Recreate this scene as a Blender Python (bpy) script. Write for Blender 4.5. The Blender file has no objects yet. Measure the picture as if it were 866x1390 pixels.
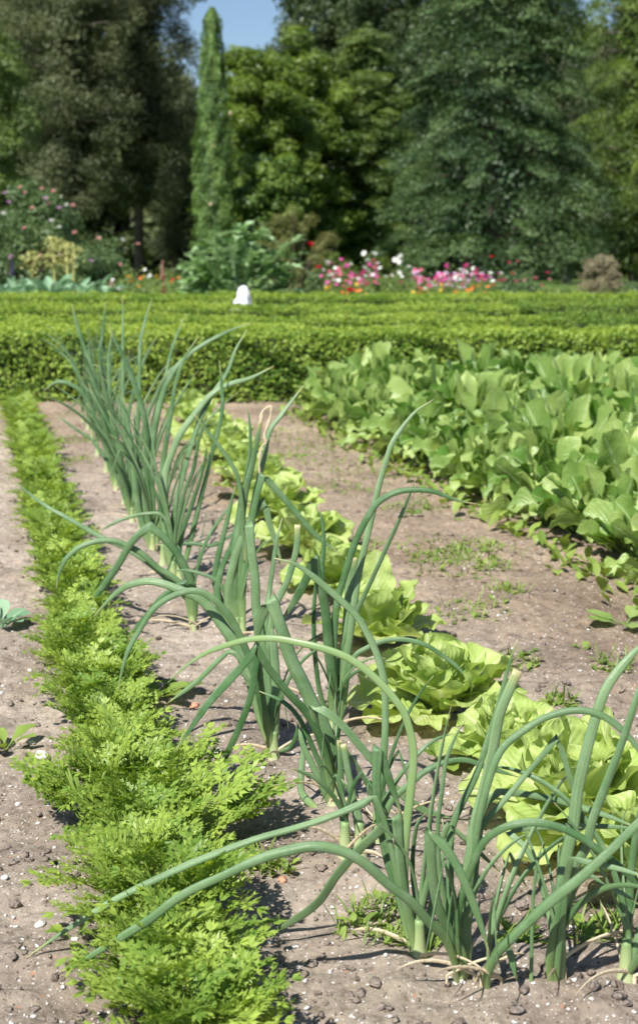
import bpy, math, random
import numpy as np
from mathutils import Vector

R = math.radians
H = 0.85                      # camera height
F = 1805.0                    # focal length in photo pixels
PITCH = math.atan(295 / F)
CP, SP = math.cos(PITCH), math.sin(PITCH)
rng = np.random.default_rng(7)
random.seed(7)
sc = bpy.context.scene
COL = sc.collection

# ------------------------------------------------------------------ measuring helpers
def ray(px, py):
    dx, dy = (px - 433) / F, (650 - py) / F
    return np.array([dx, CP + dy * SP, -SP + dy * CP])

def gnd(px, py, z=0.0):
    d = ray(px, py)
    return np.array([0, 0, H]) + d * ((z - H) / d[2])

def aty(px, py, Y):
    d = ray(px, py)
    return np.array([0, 0, H]) + d * (Y / d[1])

def px_m(px, Y):              # width of one photo pixel at world depth Y (metres)
    return Y / 1829.0

# ------------------------------------------------------------------ scene helpers
class MB:
    def __init__(s):
        s.v, s.f, s.c, s.n = [], [], [], 0
    def add(s, v, f, c):
        v = np.asarray(v, float).reshape(-1, 3); f = np.asarray(f, int).reshape(-1, 4)
        c = np.asarray(c, float)
        if c.ndim == 1: c = np.tile(c, (len(v), 1))
        s.v.append(v); s.f.append(f + s.n); s.c.append(c); s.n += len(v)
    def mesh(s, name, mat, smooth=True):
        v = np.concatenate(s.v); f = np.concatenate(s.f); c = np.concatenate(s.c)
        me = bpy.data.meshes.new(name)
        me.vertices.add(len(v)); me.vertices.foreach_set('co', v.astype(np.float32).ravel())
        tri = f[:, 3] == f[:, 2]
        lt = np.where(tri, 3, 4)
        ls = np.concatenate([[0], np.cumsum(lt)[:-1]])
        idx = f.ravel()[(np.stack([np.ones_like(tri)] * 3 + [~tri], 1)).ravel()]
        me.loops.add(len(idx)); me.loops.foreach_set('vertex_index', idx.astype(np.int32))
        me.polygons.add(len(f)); me.polygons.foreach_set('loop_start', ls.astype(np.int32))
        me.polygons.foreach_set('loop_total', lt.astype(np.int32))
        me.update(calc_edges=True)
        if smooth: me.polygons.foreach_set('use_smooth', np.ones(len(f), bool))
        a = me.attributes.new('lc', 'FLOAT_COLOR', 'POINT')
        cc = np.ones((len(v), 4), np.float32); cc[:, :3] = c
        a.data.foreach_set('color', cc.ravel())
        me.materials.append(mat)
        return me

def link(name, data, parent=None, loc=None, rz=0):
    o = bpy.data.objects.new(name, data); COL.objects.link(o)
    if parent is not None: o.parent = parent
    if loc is not None: o.location = [float(q) for q in loc]
    o.rotation_euler = (0, 0, rz)
    return o

def tag(o, label, cat, group=None, kind=None):
    if label: o['label'] = label
    if cat: o['category'] = cat
    if group: o['group'] = group
    if kind: o['kind'] = kind
    return o

def thing(name, label, cat, loc, rz=0, group=None):
    return tag(link(name, None, None, loc, rz), label, cat, group)

# ------------------------------------------------------------------ materials
def newmat(name):
    m = bpy.data.materials.new(name); m.use_nodes = True
    nt = m.node_tree; nt.nodes.clear()
    return m, nt, lambda t, **k: mk(nt, t, **k)

def mk(nt, t, **k):
    n = nt.nodes.new(t)
    for a, b in k.items():
        if a.startswith('i_'):
            key = a[2:]
            key = int(key) if key.isdigit() else key.replace('_', ' ')
            n.inputs[key].default_value = b
        else: setattr(n, a, b)
    return n

def ramp(nt, stops, fac):
    n = nt.nodes.new('ShaderNodeValToRGB'); e = n.color_ramp.elements
    while len(e) < len(stops): e.new(0.5)
    for q, (p, c) in zip(e, stops):
        q.position = p; q.color = (*c, 1)
    nt.links.new(fac, n.inputs[0]); return n

def leafmat(name, ca, cb, trans=0.35, rough=0.45, nscale=6.0, bump=0.0, bscale=60, mid=None, along=None, spec=0.4, tcol=None, vein=0, streak=False):
    """ca..cb mixed by the per-leaf tint and a soft noise; mid = midrib colour; along = ramp stops over the leaf's length"""
    m, nt, N = newmat(name); L = nt.links
    at = N('ShaderNodeAttribute', attribute_name='lc')
    sp = N('ShaderNodeSeparateColor'); L.new(at.outputs['Color'], sp.inputs[0])
    tc = N('ShaderNodeTexCoord')
    no = N('ShaderNodeTexNoise', i_Scale=nscale, i_Detail=3.0); L.new(tc.outputs['Object'], no.inputs['Vector'])
    mr = N('ShaderNodeMapRange', i_1=0.3, i_2=0.7, i_3=-0.3, i_4=0.3); L.new(no.outputs['Fac'], mr.inputs[0])
    ad = N('ShaderNodeMath', operation='ADD', use_clamp=True); L.new(sp.outputs[0], ad.inputs[0]); L.new(mr.outputs[0], ad.inputs[1])
    col = ramp(nt, [(0.0, ca), (1.0, cb)], ad.outputs[0]).outputs[0]
    if along:
        ra = ramp(nt, [(p, c) for p, c, w in along], sp.outputs[1])
        rw = ramp(nt, [(p, (w, w, w)) for p, c, w in along], sp.outputs[1])
        mx = N('ShaderNodeMix', data_type='RGBA'); L.new(rw.outputs[0], mx.inputs[0]); L.new(col, mx.inputs[6]); L.new(ra.outputs[0], mx.inputs[7])
        col = mx.outputs[2]
    if mid:
        # third channel: 0.5 at the midrib
        s1 = N('ShaderNodeMath', operation='SUBTRACT', i_1=0.5); L.new(sp.outputs[2], s1.inputs[0])
        s2 = N('ShaderNodeMath', operation='ABSOLUTE'); L.new(s1.outputs[0], s2.inputs[0])
        s3 = N('ShaderNodeMapRange', i_1=0.02, i_2=0.07, i_3=1.0, i_4=0.0); L.new(s2.outputs[0], s3.inputs[0])
        mx = N('ShaderNodeMix', data_type='RGBA'); L.new(s3.outputs[0], mx.inputs[0]); L.new(col, mx.inputs[6]); mx.inputs[7].default_value = (*mid, 1)
        col = mx.outputs[2]
    hs = None
    if streak:
        cx = N('ShaderNodeCombineXYZ')
        m1 = N('ShaderNodeMath', operation='MULTIPLY', i_1=3.0); L.new(sp.outputs[1], m1.inputs[0]); L.new(m1.outputs[0], cx.inputs[0])
        m2 = N('ShaderNodeMath', operation='MULTIPLY', i_1=26.0); L.new(sp.outputs[2], m2.inputs[0]); L.new(m2.outputs[0], cx.inputs[1])
        m3 = N('ShaderNodeMath', operation='MULTIPLY', i_1=40.0); L.new(sp.outputs[0], m3.inputs[0]); L.new(m3.outputs[0], cx.inputs[2])
        ns = N('ShaderNodeTexNoise', i_Scale=1.0, i_Detail=2.0); L.new(cx.outputs[0], ns.inputs['Vector'])
        hs = ns.outputs['Fac']
        mrs = N('ShaderNodeMapRange', i_1=0.3, i_2=0.7, i_3=0.78, i_4=1.25); L.new(hs, mrs.inputs[0])
        hv = N('ShaderNodeHueSaturation'); L.new(col, hv.inputs['Color']); L.new(mrs.outputs[0], hv.inputs['Value'])
        col = hv.outputs[0]
    if streak:   # waxy bloom rubbed off in patches
        nb_ = N('ShaderNodeTexNoise', i_Scale=45.0, i_Detail=5.0, i_Roughness=0.7); L.new(tc.outputs['Object'], nb_.inputs['Vector'])
        mb_ = N('ShaderNodeMapRange', i_1=0.5, i_2=0.68, i_3=0.0, i_4=0.22); L.new(nb_.outputs['Fac'], mb_.inputs[0])
        mx = N('ShaderNodeMix', data_type='RGBA'); L.new(mb_.outputs[0], mx.inputs[0]); L.new(col, mx.inputs[6]); mx.inputs[7].default_value = (0.30, 0.40, 0.28, 1)
        col = mx.outputs[2]
    pb = N('ShaderNodeBsdfPrincipled', i_Roughness=rough); pb.inputs['Specular IOR Level'].default_value = spec
    L.new(col, pb.inputs['Base Color'])
    if bump or vein:
        bn = N('ShaderNodeTexNoise', i_Scale=bscale, i_Detail=4.0); L.new(tc.outputs['Object'], bn.inputs['Vector'])
        h = bn.outputs['Fac']
        if vein:   # oblique side veins from the leaf's own coordinates
            a1 = N('ShaderNodeMath', operation='SUBTRACT', i_1=0.5); L.new(sp.outputs[2], a1.inputs[0])
            a2 = N('ShaderNodeMath', operation='ABSOLUTE'); L.new(a1.outputs[0], a2.inputs[0])
            a3 = N('ShaderNodeMath', operation='MULTIPLY_ADD', i_1=-0.9); L.new(a2.outputs[0], a3.inputs[0]); L.new(sp.outputs[1], a3.inputs[2])
            a4 = N('ShaderNodeMath', operation='MULTIPLY', i_1=60.0); L.new(a3.outputs[0], a4.inputs[0])
            a5 = N('ShaderNodeMath', operation='SINE'); L.new(a4.outputs[0], a5.inputs[0])
            a6 = N('ShaderNodeMath', operation='MULTIPLY_ADD', i_1=vein); L.new(a5.outputs[0], a6.inputs[0]); L.new(h, a6.inputs[2])
            h = a6.outputs[0]
        if hs is not None:
            a7 = N('ShaderNodeMath', operation='MULTIPLY_ADD', i_1=1.6); L.new(hs, a7.inputs[0]); L.new(h, a7.inputs[2]); h = a7.outputs[0]
        bp = N('ShaderNodeBump', i_Strength=max(bump, 0.2), i_Distance=0.004); L.new(h, bp.inputs['Height'])
        L.new(bp.outputs[0], pb.inputs['Normal'])
    tr = N('ShaderNodeBsdfTranslucent')
    hv = N('ShaderNodeHueSaturation', i_Saturation=1.15, i_Value=1.25); hv.inputs['Hue'].default_value = 0.485
    L.new(col, hv.inputs['Color']); L.new(hv.outputs[0], tr.inputs[0])
    ms = N('ShaderNodeMixShader', i_0=trans); L.new(pb.outputs[0], ms.inputs[1]); L.new(tr.outputs[0], ms.inputs[2])
    out = N('ShaderNodeOutputMaterial'); L.new(ms.outputs[0], out.inputs[0])
    return m

def plain(name, ca, cb, rough=0.8, scale=8, bump=0.3, bscale=40):
    m, nt, N = newmat(name); L = nt.links
    tc = N('ShaderNodeTexCoord')
    no = N('ShaderNodeTexNoise', i_Scale=scale, i_Detail=6.0); L.new(tc.outputs['Object'], no.inputs['Vector'])
    c = ramp(nt, [(0.3, ca), (0.7, cb)], no.outputs['Fac'])
    pb = N('ShaderNodeBsdfPrincipled', i_Roughness=rough); L.new(c.outputs[0], pb.inputs['Base Color'])
    bn = N('ShaderNodeTexNoise', i_Scale=bscale, i_Detail=6.0); L.new(tc.outputs['Object'], bn.inputs['Vector'])
    bp = N('ShaderNodeBump', i_Strength=bump, i_Distance=0.02); L.new(bn.outputs['Fac'], bp.inputs['Height']); L.new(bp.outputs[0], pb.inputs['Normal'])
    out = N('ShaderNodeOutputMaterial'); L.new(pb.outputs[0], out.inputs[0])
    return m

SOIL_U = float(np.dot((gnd(600, 960))[:2], (0.893, 0.450))) + .25 + .1
def soilmat():
    m, nt, N = newmat('soil'); L = nt.links
    tc = N('ShaderNodeTexCoord'); P = tc.outputs['Object']
    n1 = N('ShaderNodeTexNoise', i_Scale=2.3, i_Detail=6.0, i_Roughness=0.65); L.new(P, n1.inputs['Vector'])
    n2 = N('ShaderNodeTexNoise', i_Scale=55.0, i_Detail=8.0, i_Roughness=0.7); L.new(P, n2.inputs['Vector'])
    c1 = ramp(nt, [(0.32, (0.225, 0.178, 0.134)), (0.5, (0.345, 0.285, 0.224)), (0.7, (0.45, 0.382, 0.308))], n1.outputs['Fac'])
    c2 = ramp(nt, [(0.3, (0.45, 0.41, 0.37)), (0.48, (0.98, 0.98, 0.98)), (0.72, (1.38, 1.35, 1.32))], n2.outputs['Fac'])
    mu = N('ShaderNodeMix', data_type='RGBA', blend_type='MULTIPLY', i_0=1.0); L.new(c1.outputs[0], mu.inputs[6]); L.new(c2.outputs[0], mu.inputs[7])
    col = mu.outputs[2]
    dp = N('ShaderNodeVectorMath', operation='DOT_PRODUCT'); L.new(P, dp.inputs[0]); dp.inputs[1].default_value = (0.893, 0.450, 0)
    nd = N('ShaderNodeMath', operation='MULTIPLY_ADD', i_1=0.5); L.new(n1.outputs['Fac'], nd.inputs[0]); L.new(dp.outputs['Value'], nd.inputs[2])
    md = N('ShaderNodeMapRange', i_1=SOIL_U, i_2=SOIL_U + .45, i_3=0.0, i_4=0.9); L.new(nd.outputs[0], md.inputs[0])
    mx = N('ShaderNodeMix', data_type='RGBA', blend_type='MULTIPLY'); L.new(md.outputs[0], mx.inputs[0]); L.new(col, mx.inputs[6]); mx.inputs[7].default_value = (0.80, 0.73, 0.64, 1)
    col = mx.outputs[2]
    def specks(scale, thr, colr, gate, gs):
        nonlocal col
        vo = N('ShaderNodeTexVoronoi', i_Scale=scale); L.new(P, vo.inputs['Vector'])
        lt = N('ShaderNodeMath', operation='LESS_THAN', i_1=thr); L.new(vo.outputs['Distance'], lt.inputs[0])
        se = N('ShaderNodeSeparateColor'); L.new(vo.outputs['Color'], se.inputs[0])
        g = N('ShaderNodeMath', operation='LESS_THAN', i_1=gate); L.new(se.outputs[0], g.inputs[0])
        a = N('ShaderNodeMath', operation='MULTIPLY'); L.new(lt.outputs[0], a.inputs[0]); L.new(g.outputs[0], a.inputs[1])
        mx = N('ShaderNodeMix', data_type='RGBA'); L.new(a.outputs[0], mx.inputs[0]); L.new(col, mx.inputs[6]); mx.inputs[7].default_value = (*colr, 1)
        col = mx.outputs[2]
    specks(260, 0.26, (0.66, 0.62, 0.57), 0.22, 0)
    specks(120, 0.26, (0.68, 0.63, 0.58), 0.16, 0)
    specks(160, 0.25, (0.13, 0.09, 0.07), 0.22, 0)
    specks(90, 0.22, (0.50, 0.26, 0.16), 0.05, 0)
    # moss and tiny weeds tint, then grass far away
    n4 = N('ShaderNodeTexNoise', i_Scale=1.1, i_Detail=5.0); L.new(P, n4.inputs['Vector'])
    g4 = N('ShaderNodeMapRange', i_1=0.56, i_2=0.72, i_3=0.0, i_4=0.6); L.new(n4.outputs['Fac'], g4.inputs[0])
    mx = N('ShaderNodeMix', data_type='RGBA'); L.new(g4.outputs[0], mx.inputs[0]); L.new(col, mx.inputs[6]); mx.inputs[7].default_value = (0.20, 0.20, 0.09, 1)
    col = mx.outputs[2]
    sx = N('ShaderNodeSeparateXYZ'); L.new(P, sx.inputs[0])
    gy = N('ShaderNodeMapRange', i_1=17.0, i_2=19.0); L.new(sx.outputs[1], gy.inputs[0])
    n5 = N('ShaderNodeTexNoise', i_Scale=3.0, i_Detail=6.0); L.new(P, n5.inputs['Vector'])
    cg = ramp(nt, [(0.3, (0.045, 0.085, 0.015)), (0.7, (0.10, 0.16, 0.03))], n5.outputs['Fac'])
    mx = N('ShaderNodeMix', data_type='RGBA'); L.new(gy.outputs[0], mx.inputs[0]); L.new(col, mx.inputs[6]); L.new(cg.outputs[0], mx.inputs[7])
    pb = N('ShaderNodeBsdfPrincipled', i_Roughness=0.9); pb.inputs['Specular IOR Level'].default_value = 0.25
    L.new(mx.outputs[2], pb.inputs['Base Color'])
    b1 = N('ShaderNodeTexNoise', i_Scale=110.0, i_Detail=7.0, i_Roughness=0.75); L.new(P, b1.inputs['Vector'])
    bp = N('ShaderNodeBump', i_Strength=0.9, i_Distance=0.008); L.new(b1.outputs['Fac'], bp.inputs['Height'])
    L.new(bp.outputs[0], pb.inputs['Normal'])
    out = N('ShaderNodeOutputMaterial'); L.new(pb.outputs[0], out.inputs[0])
    return m

M = {}
M['soil'] = soilmat()
M['onion'] = leafmat('onion_leaf', (0.060, 0.142, 0.045), (0.205, 0.315, 0.145), trans=0.14, rough=0.36, bump=0.25, bscale=220, nscale=14, spec=0.45, streak=True,
                     along=[(0.0, (0.42, 0.48, 0.22), 0.9), (0.07, (0.26, 0.37, 0.12), 0.7), (0.18, (0.17, 0.28, 0.09), 0.2), (0.35, (0.1, 0.25, 0.1), 0.0), (0.93, (0.3, 0.36, 0.12), 0.0), (0.975, (0.42, 0.42, 0.16), .6), (1.0, (0.55, 0.46, 0.26), 0.95)])
M['onion_lit'] = leafmat('onion_leaf_painted_sunlit', (0.12, 0.215, 0.065), (0.22, 0.33, 0.125), trans=0.16, rough=0.36, nscale=14, spec=0.45, streak=True)  # brighter copy of the onion leaf: sunlight from above painted into the colour
M['neck'] = leafmat('onion_neck', (0.36, 0.44, 0.20), (0.52, 0.58, 0.34), trans=0.12, rough=0.45, nscale=30,
                    along=[(0.0, (0.50, 0.50, 0.36), 0.8), (0.5, (0.42, 0.50, 0.22), 0.5), (1.0, (0.20, 0.32, 0.12), 0.95)])
M['dry'] = leafmat('dry_leaf', (0.52, 0.42, 0.26), (0.70, 0.60, 0.42), trans=0.2, rough=0.7, nscale=60, bump=0.5, bscale=200)
M['carrot'] = leafmat('carrot_leaf', (0.14, 0.26, 0.04), (0.42, 0.54, 0.11), trans=0.42, rough=0.42, nscale=7, spec=0.35,
                      along=[(0.0, (0.24, 0.34, 0.09), 0.6), (0.3, (0.2, 0.3, 0.05), 0.2), (1.0, (0.3, 0.42, 0.06), 0.0)])
M['lettuce'] = leafmat('lettuce_leaf', (0.31, 0.44, 0.10), (0.55, 0.65, 0.24), trans=0.38, rough=0.40, nscale=16, bump=0.6, bscale=70,
                       mid=(0.60, 0.68, 0.33), along=[(0.0, (0.62, 0.68, 0.35), 0.8), (0.3, (0.5, 0.6, 0.2), 0.2), (1.0, (0.3, 0.45, 0.08), 0.1)], vein=.16)
M['spinach'] = leafmat('spinach_leaf', (0.10, 0.215, 0.03), (0.44, 0.56, 0.17), trans=0.32, rough=0.40, nscale=7, bump=0.9, bscale=42,
                       mid=(0.36, 0.48, 0.19), along=[(0.0, (0.33, 0.45, 0.15), 0.8), (0.25, (0.2, 0.35, 0.1), 0.1), (1.0, (0.2, 0.3, 0.1), 0.0)], vein=.08, spec=0.5)
M['weed'] = leafmat('weed_leaf', (0.13, 0.22, 0.04), (0.28, 0.38, 0.08), trans=0.35, rough=0.5)
M['blue_leaf'] = leafmat('glaucous_leaf', (0.15, 0.29, 0.15), (0.32, 0.47, 0.29), trans=0.25, rough=0.5, mid=(0.4, 0.5, 0.35))
M['box_top'] = leafmat('box_leaf', (0.085, 0.19, 0.022), (0.36, 0.47, 0.09), trans=0.42, rough=0.5, nscale=2.2, spec=0.2)
M['box_dark'] = leafmat('box_leaf_dark', (0.08, 0.16, 0.025), (0.22, 0.32, 0.06), trans=0.32, rough=0.5, nscale=2.2, spec=0.2)
M['twig'] = plain('hedge_twigs', (0.035, 0.055, 0.012), (0.07, 0.085, 0.025), 0.95, 20, 0.8, 60)
M['bark'] = plain('bark', (0.055, 0.043, 0.033), (0.14, 0.108, 0.083), 0.9, 6, 0.9, 18)
M['pine'] = leafmat('pine_needles', (0.048, 0.068, 0.026), (0.175, 0.205, 0.085), trans=0.22, rough=0.55, nscale=0.8)
M['cypress'] = leafmat('cypress_foliage', (0.065, 0.135, 0.03), (0.18, 0.29, 0.07), trans=0.25, rough=0.55, nscale=2.5)
M['lime'] = leafmat('bright_tree_leaf', (0.075, 0.135, 0.022), (0.23, 0.32, 0.06), trans=0.42, rough=0.45, nscale=0.9)
M['mid'] = leafmat('mid_green_leaf', (0.06, 0.11, 0.022), (0.18, 0.25, 0.055), trans=0.38, rough=0.45, nscale=0.9)
M['far'] = leafmat('far_tree_leaf', (0.045, 0.078, 0.03), (0.12, 0.165, 0.065), trans=0.38, rough=0.45, nscale=0.6)
M['cedar'] = leafmat('cedar_needles', (0.024, 0.062, 0.02), (0.15, 0.235, 0.08), trans=0.2, rough=0.5, nscale=0.9)
M['deodar'] = leafmat('drooping_conifer_needles', (0.07, 0.125, 0.025), (0.23, 0.32, 0.07), trans=0.33, rough=0.5, nscale=0.9)
M['feather'] = leafmat('feathery_tree_leaf', (0.075, 0.13, 0.03), (0.20, 0.28, 0.075), trans=0.38, rough=0.5, nscale=0.9)
M['laurel'] = leafmat('laurel_leaf', (0.045, 0.10, 0.018), (0.20, 0.30, 0.06), trans=0.3, rough=0.45, nscale=1.5, spec=0.35)
M['wood'] = leafmat('woodland_leaf', (0.035, 0.055, 0.016), (0.11, 0.145, 0.045), trans=0.3, rough=0.6, nscale=0.4)
M['rosebush'] = leafmat('rose_leaf', (0.07, 0.13, 0.045), (0.17, 0.25, 0.09), trans=0.3, rough=0.45, nscale=2)
M['clipped'] = leafmat('clipped_bush_leaf', (0.10, 0.125, 0.03), (0.22, 0.215, 0.065), trans=0.25, rough=0.6, nscale=2)
M['tan'] = leafmat('tan_shrub_leaf', (0.20, 0.17, 0.10), (0.36, 0.32, 0.19), trans=0.2, rough=0.7, nscale=3)
M['cardoon'] = leafmat('cardoon_leaf', (0.12, 0.25, 0.06), (0.34, 0.48, 0.24), trans=0.25, rough=0.42, nscale=2, mid=(0.5, 0.58, 0.42), spec=0.5)
M['border'] = leafmat('border_leaf', (0.11, 0.19, 0.04), (0.26, 0.34, 0.10), trans=0.35, rough=0.5, nscale=1.5)
M['yellow_plant'] = leafmat('yellow_plant', (0.34, 0.37, 0.10), (0.56, 0.54, 0.22), trans=0.3, rough=0.5)
for n_, c_ in {'pink': (0.66, 0.10, 0.33), 'palepink': (0.80, 0.48, 0.44), 'white': (0.80, 0.80, 0.74), 'red': (0.62, 0.012, 0.03), 'orange': (0.80, 0.22, 0.02),
               'purple': (0.22, 0.14, 0.38), 'rose': (0.62, 0.10, 0.20), 'yellow': (0.75, 0.52, 0.04), 'lilac': (0.66, 0.42, 0.60)}.items():
    M[n_] = leafmat('petal_' + n_, tuple(q * 0.8 for q in c_), c_, trans=0.3, rough=0.55)
M['cloth'] = plain('white_cloth', (0.74, 0.75, 0.80), (0.82, 0.82, 0.85), 0.8, 12, 0.3, 50)
M['stick'] = plain('cane', (0.30, 0.22, 0.11), (0.42, 0.32, 0.17), 0.7, 20, 0.3)
M['stone_pale'] = plain('pale_stone', (0.50, 0.46, 0.41), (0.72, 0.69, 0.65), 0.7, 60, 0.4, 120)
M['stone_red'] = plain('brick_shard', (0.50, 0.20, 0.12), (0.66, 0.32, 0.20), 0.8, 80, 0.4, 160)
M['clod'] = plain('soil_clod', (0.20, 0.155, 0.12), (0.36, 0.30, 0.25), 0.95, 60, 0.9, 160)

# ------------------------------------------------------------------ geometry generators
def nrm(a): return a / np.maximum(np.linalg.norm(a, axis=-1, keepdims=True), 1e-9)

def scatter(mb, P, N_, size, asp=0.45, jit=0.7, tint=None, tdir=None, tjit=0.6, r=rng, bend=0.0):
    """one small pointed leaf at each point; N_ is the mean facing; tdir the mean direction of growth"""
    n = len(P)
    N1 = nrm(N_ + r.normal(0, jit, (n, 3)))
    T = r.normal(0, 1, (n, 3)) if tdir is None else nrm(tdir) + r.normal(0, tjit, (n, 3))
    T = nrm(T - N1 * (T * N1).sum(1, keepdims=True)); B = np.cross(N1, T)
    s = (size * r.uniform(0.65, 1.35, n))[:, None]
    v = np.stack([P - T * s * .5, P + B * s * asp * .5 + T * s * .05, P + T * s * .5 - N1 * s * bend, P - B * s * asp * .5 + T * s * .05], 1)
    f = np.arange(n * 4).reshape(n, 4)
    t = r.uniform(0, 1, n) if tint is None else np.clip(tint + r.normal(0, .12, n), 0, 1)
    c = np.zeros((n, 4, 3)); c[:, :, 0] = t[:, None]; c[:, :, 1] = [0, .5, 1, .5]; c[:, :, 2] = 0.2
    mb.add(v.reshape(-1, 3), f, c.reshape(-1, 3))

def catmull(pts, step):
    P = np.asarray(pts, float)
    if len(P) == 2:
        n = max(2, int(np.linalg.norm(P[1] - P[0]) / step)); t = np.linspace(0, 1, n + 1)[:, None]
        return P[0] * (1 - t) + P[1] * t
    Q = np.vstack([2 * P[0] - P[1], P, 2 * P[-1] - P[-2]]); out = []
    for i in range(1, len(Q) - 2):
        p0, p1, p2, p3 = Q[i - 1], Q[i], Q[i + 1], Q[i + 2]
        n = max(2, int(np.linalg.norm(p2[:3] - p1[:3]) / step))
        for t in np.arange(n) / n:
            out.append(0.5 * ((2 * p1) + (-p0 + p2) * t + (2 * p0 - 5 * p1 + 4 * p2 - p3) * t * t + (-p0 + 3 * p1 - 3 * p2 + p3) * t ** 3))
    out.append(P[-1]); return np.array(out)

def tube(mb, path, rad, ref=(0, -1, 0), flat=0.62, tint=.5, sides=9, a0=0., a1=1., cap=True, crease=0.0, flats=None):
    """leaf or stem tube: width lies across ref, thickness = width * flat"""
    path = np.asarray(path); n = len(path)
    T = np.gradient(path, axis=0); T = nrm(T)
    ref = nrm(np.asarray(ref, float)); prev = None; S = np.zeros((n, 3)); 
    for i in range(n):
        s = np.cross(T[i], ref); l = np.linalg.norm(s)
        s = s / l if l > .15 else (prev if prev is not None else np.array([1., 0, 0]))
        if prev is not None and s @ prev < 0: s = -s
        S[i] = s if prev is None else nrm(s * .5 + prev * .5)
        prev = S[i]
    D = nrm(np.cross(S, T))
    ang = np.arange(sides) / sides * 2 * np.pi
    ca, sa = np.cos(ang), np.sin(ang)
    fl = np.full(n, flat) if flats is None else np.asarray(flats)
    sa2 = sa * (1 - crease * (sa < 0))
    v = path[:, None] + S[:, None] * ca[None, :, None] * rad[:, None, None] + D[:, None] * sa2[None, :, None] * (rad * fl)[:, None, None]
    i = np.arange(n - 1)[:, None] * sides; j = np.arange(sides)[None]; j2 = (j + 1) % sides
    f = np.stack([i + j, i + j2, i + sides + j2, i + sides + j], -1).reshape(-1, 4)
    L = np.concatenate([[0], np.cumsum(np.linalg.norm(np.diff(path, axis=0), axis=1))]); al = a0 + (a1 - a0) * L / max(L[-1], 1e-6)
    c = np.zeros((n, sides, 3)); c[:, :, 0] = tint; c[:, :, 1] = al[:, None]; c[:, :, 2] = (np.abs(np.arange(sides) / sides * 2 - 1))[None]
    v = v.reshape(-1, 3); c = c.reshape(-1, 3)
    if cap:
        v = np.vstack([v, path[-1:]]); c = np.vstack([c, [tint, a1, .5]]); k = (n - 1) * sides
        f = np.vstack([f, [[k + q, k + (q + 1) % sides, len(v) - 1, len(v) - 1] for q in range(sides)]])
    mb.add(v, f, c)

def blade_leaf(mb, base, az, L, W, e0, e1, prof, nu=11, nv=6, cup=.25, ruff=0., rf=9., pet=0.2, tint=.5, r=random, twist=0., lobes=0.):
    """broad leaf: midrib bends from elevation e0 to e1 while it runs towards az"""
    u = np.linspace(0, 1, nu + 1)
    e = e0 + (e1 - e0) * u ** 1.3
    dz = np.sin(e); dh = np.cos(e)
    ds = L / nu
    h = np.concatenate([[0], np.cumsum((dh[1:] + dh[:-1]) / 2) * ds]); z = np.concatenate([[0], np.cumsum((dz[1:] + dz[:-1]) / 2) * ds])
    fx, fy = math.cos(az), math.sin(az)
    mid = np.stack([base[0] + h * fx, base[1] + h * fy, base[2] + z], 1)
    nor = np.stack([-dz * fx, -dz * fy, dh], 1)
    A = np.array([-fy, fx, 0.])
    v = np.linspace(-1, 1, nv + 1)
    w = W * .5 * prof(np.clip((u - pet) / (1 - pet), 0, 1)); w = np.where(u < pet, W * .045, np.maximum(w, W * .02))
    ph = r.uniform(0, 6.28); ph2 = r.uniform(0, 6.28)
    V = np.zeros((nu + 1, nv + 1, 3))
    for j, q in enumerate(v):
        rr = ruff * np.sin(rf * u * 2 * math.pi / 2 + ph + (q > 0) * 1.9) * abs(q) ** 1.6 + ruff * .5 * np.sin(rf * 2.1 * u + ph2 + q * 3) * abs(q)
        ww = w * (1 + lobes * np.sin(rf * 4 * u + ph) * abs(q) ** 2)
        tw = twist * u
        V[:, j] = mid + (A[None] * np.cos(tw)[:, None] + nor * np.sin(tw)[:, None]) * (ww * q)[:, None] + nor * (cup * w * q * q + rr * np.minimum(w / (W * .25), 1))[:, None]
    idx = np.arange((nu + 1) * (nv + 1)).reshape(nu + 1, nv + 1)
    f = np.stack([idx[:-1, :-1], idx[:-1, 1:], idx[1:, 1:], idx[1:, :-1]], -1).reshape(-1, 4)
    c = np.zeros((nu + 1, nv + 1, 3)); c[:, :, 0] = tint; c[:, :, 1] = u[:, None]; c[:, :, 2] = (v * .5 + .5)[None]
    mb.add(V.reshape(-1, 3), f, c.reshape(-1, 3))

def prism(mb, x0, x1, y0, y1, z0, z1):
    v = [(x, y, z) for z in (z0, z1) for y in (y0, y1) for x in (x0, x1)]
    f = [(0, 1, 3, 2), (4, 5, 7, 6), (0, 1, 5, 4), (2, 3, 7, 6), (0, 2, 6, 4), (1, 3, 7, 5)]
    mb.add(v, f, (.3, .5, .5))

def rock(mb, c, s, r=rng, n=6, sides=8, rough=.12):
    th = np.linspace(0, np.pi, n); ph = np.arange(sides) / sides * 2 * np.pi
    T, P = np.meshgrid(th, ph, indexing='ij')
    rad = 1 + r.normal(0, rough, T.shape); rad[0] = rad[0, 0]; rad[-1] = rad[-1, 0]
    a = r.uniform(0, 6.28)
    x = np.sin(T) * np.cos(P) * rad * s[0]; y = np.sin(T) * np.sin(P) * rad * s[1]; z = np.cos(T) * rad * s[2]
    X = x * math.cos(a) - y * math.sin(a); Y = x * math.sin(a) + y * math.cos(a)
    v = np.stack([X, Y, z], -1).reshape(-1, 3) + np.asarray(c)
    i = np.arange(n - 1)[:, None] * sides; j = np.arange(sides)[None]; j2 = (j + 1) % sides
    f = np.stack([i + j, i + sides + j, i + sides + j2, i + j2], -1).reshape(-1, 4)
    mb.add(v, f, (r.uniform(), .5, .5))

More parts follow.
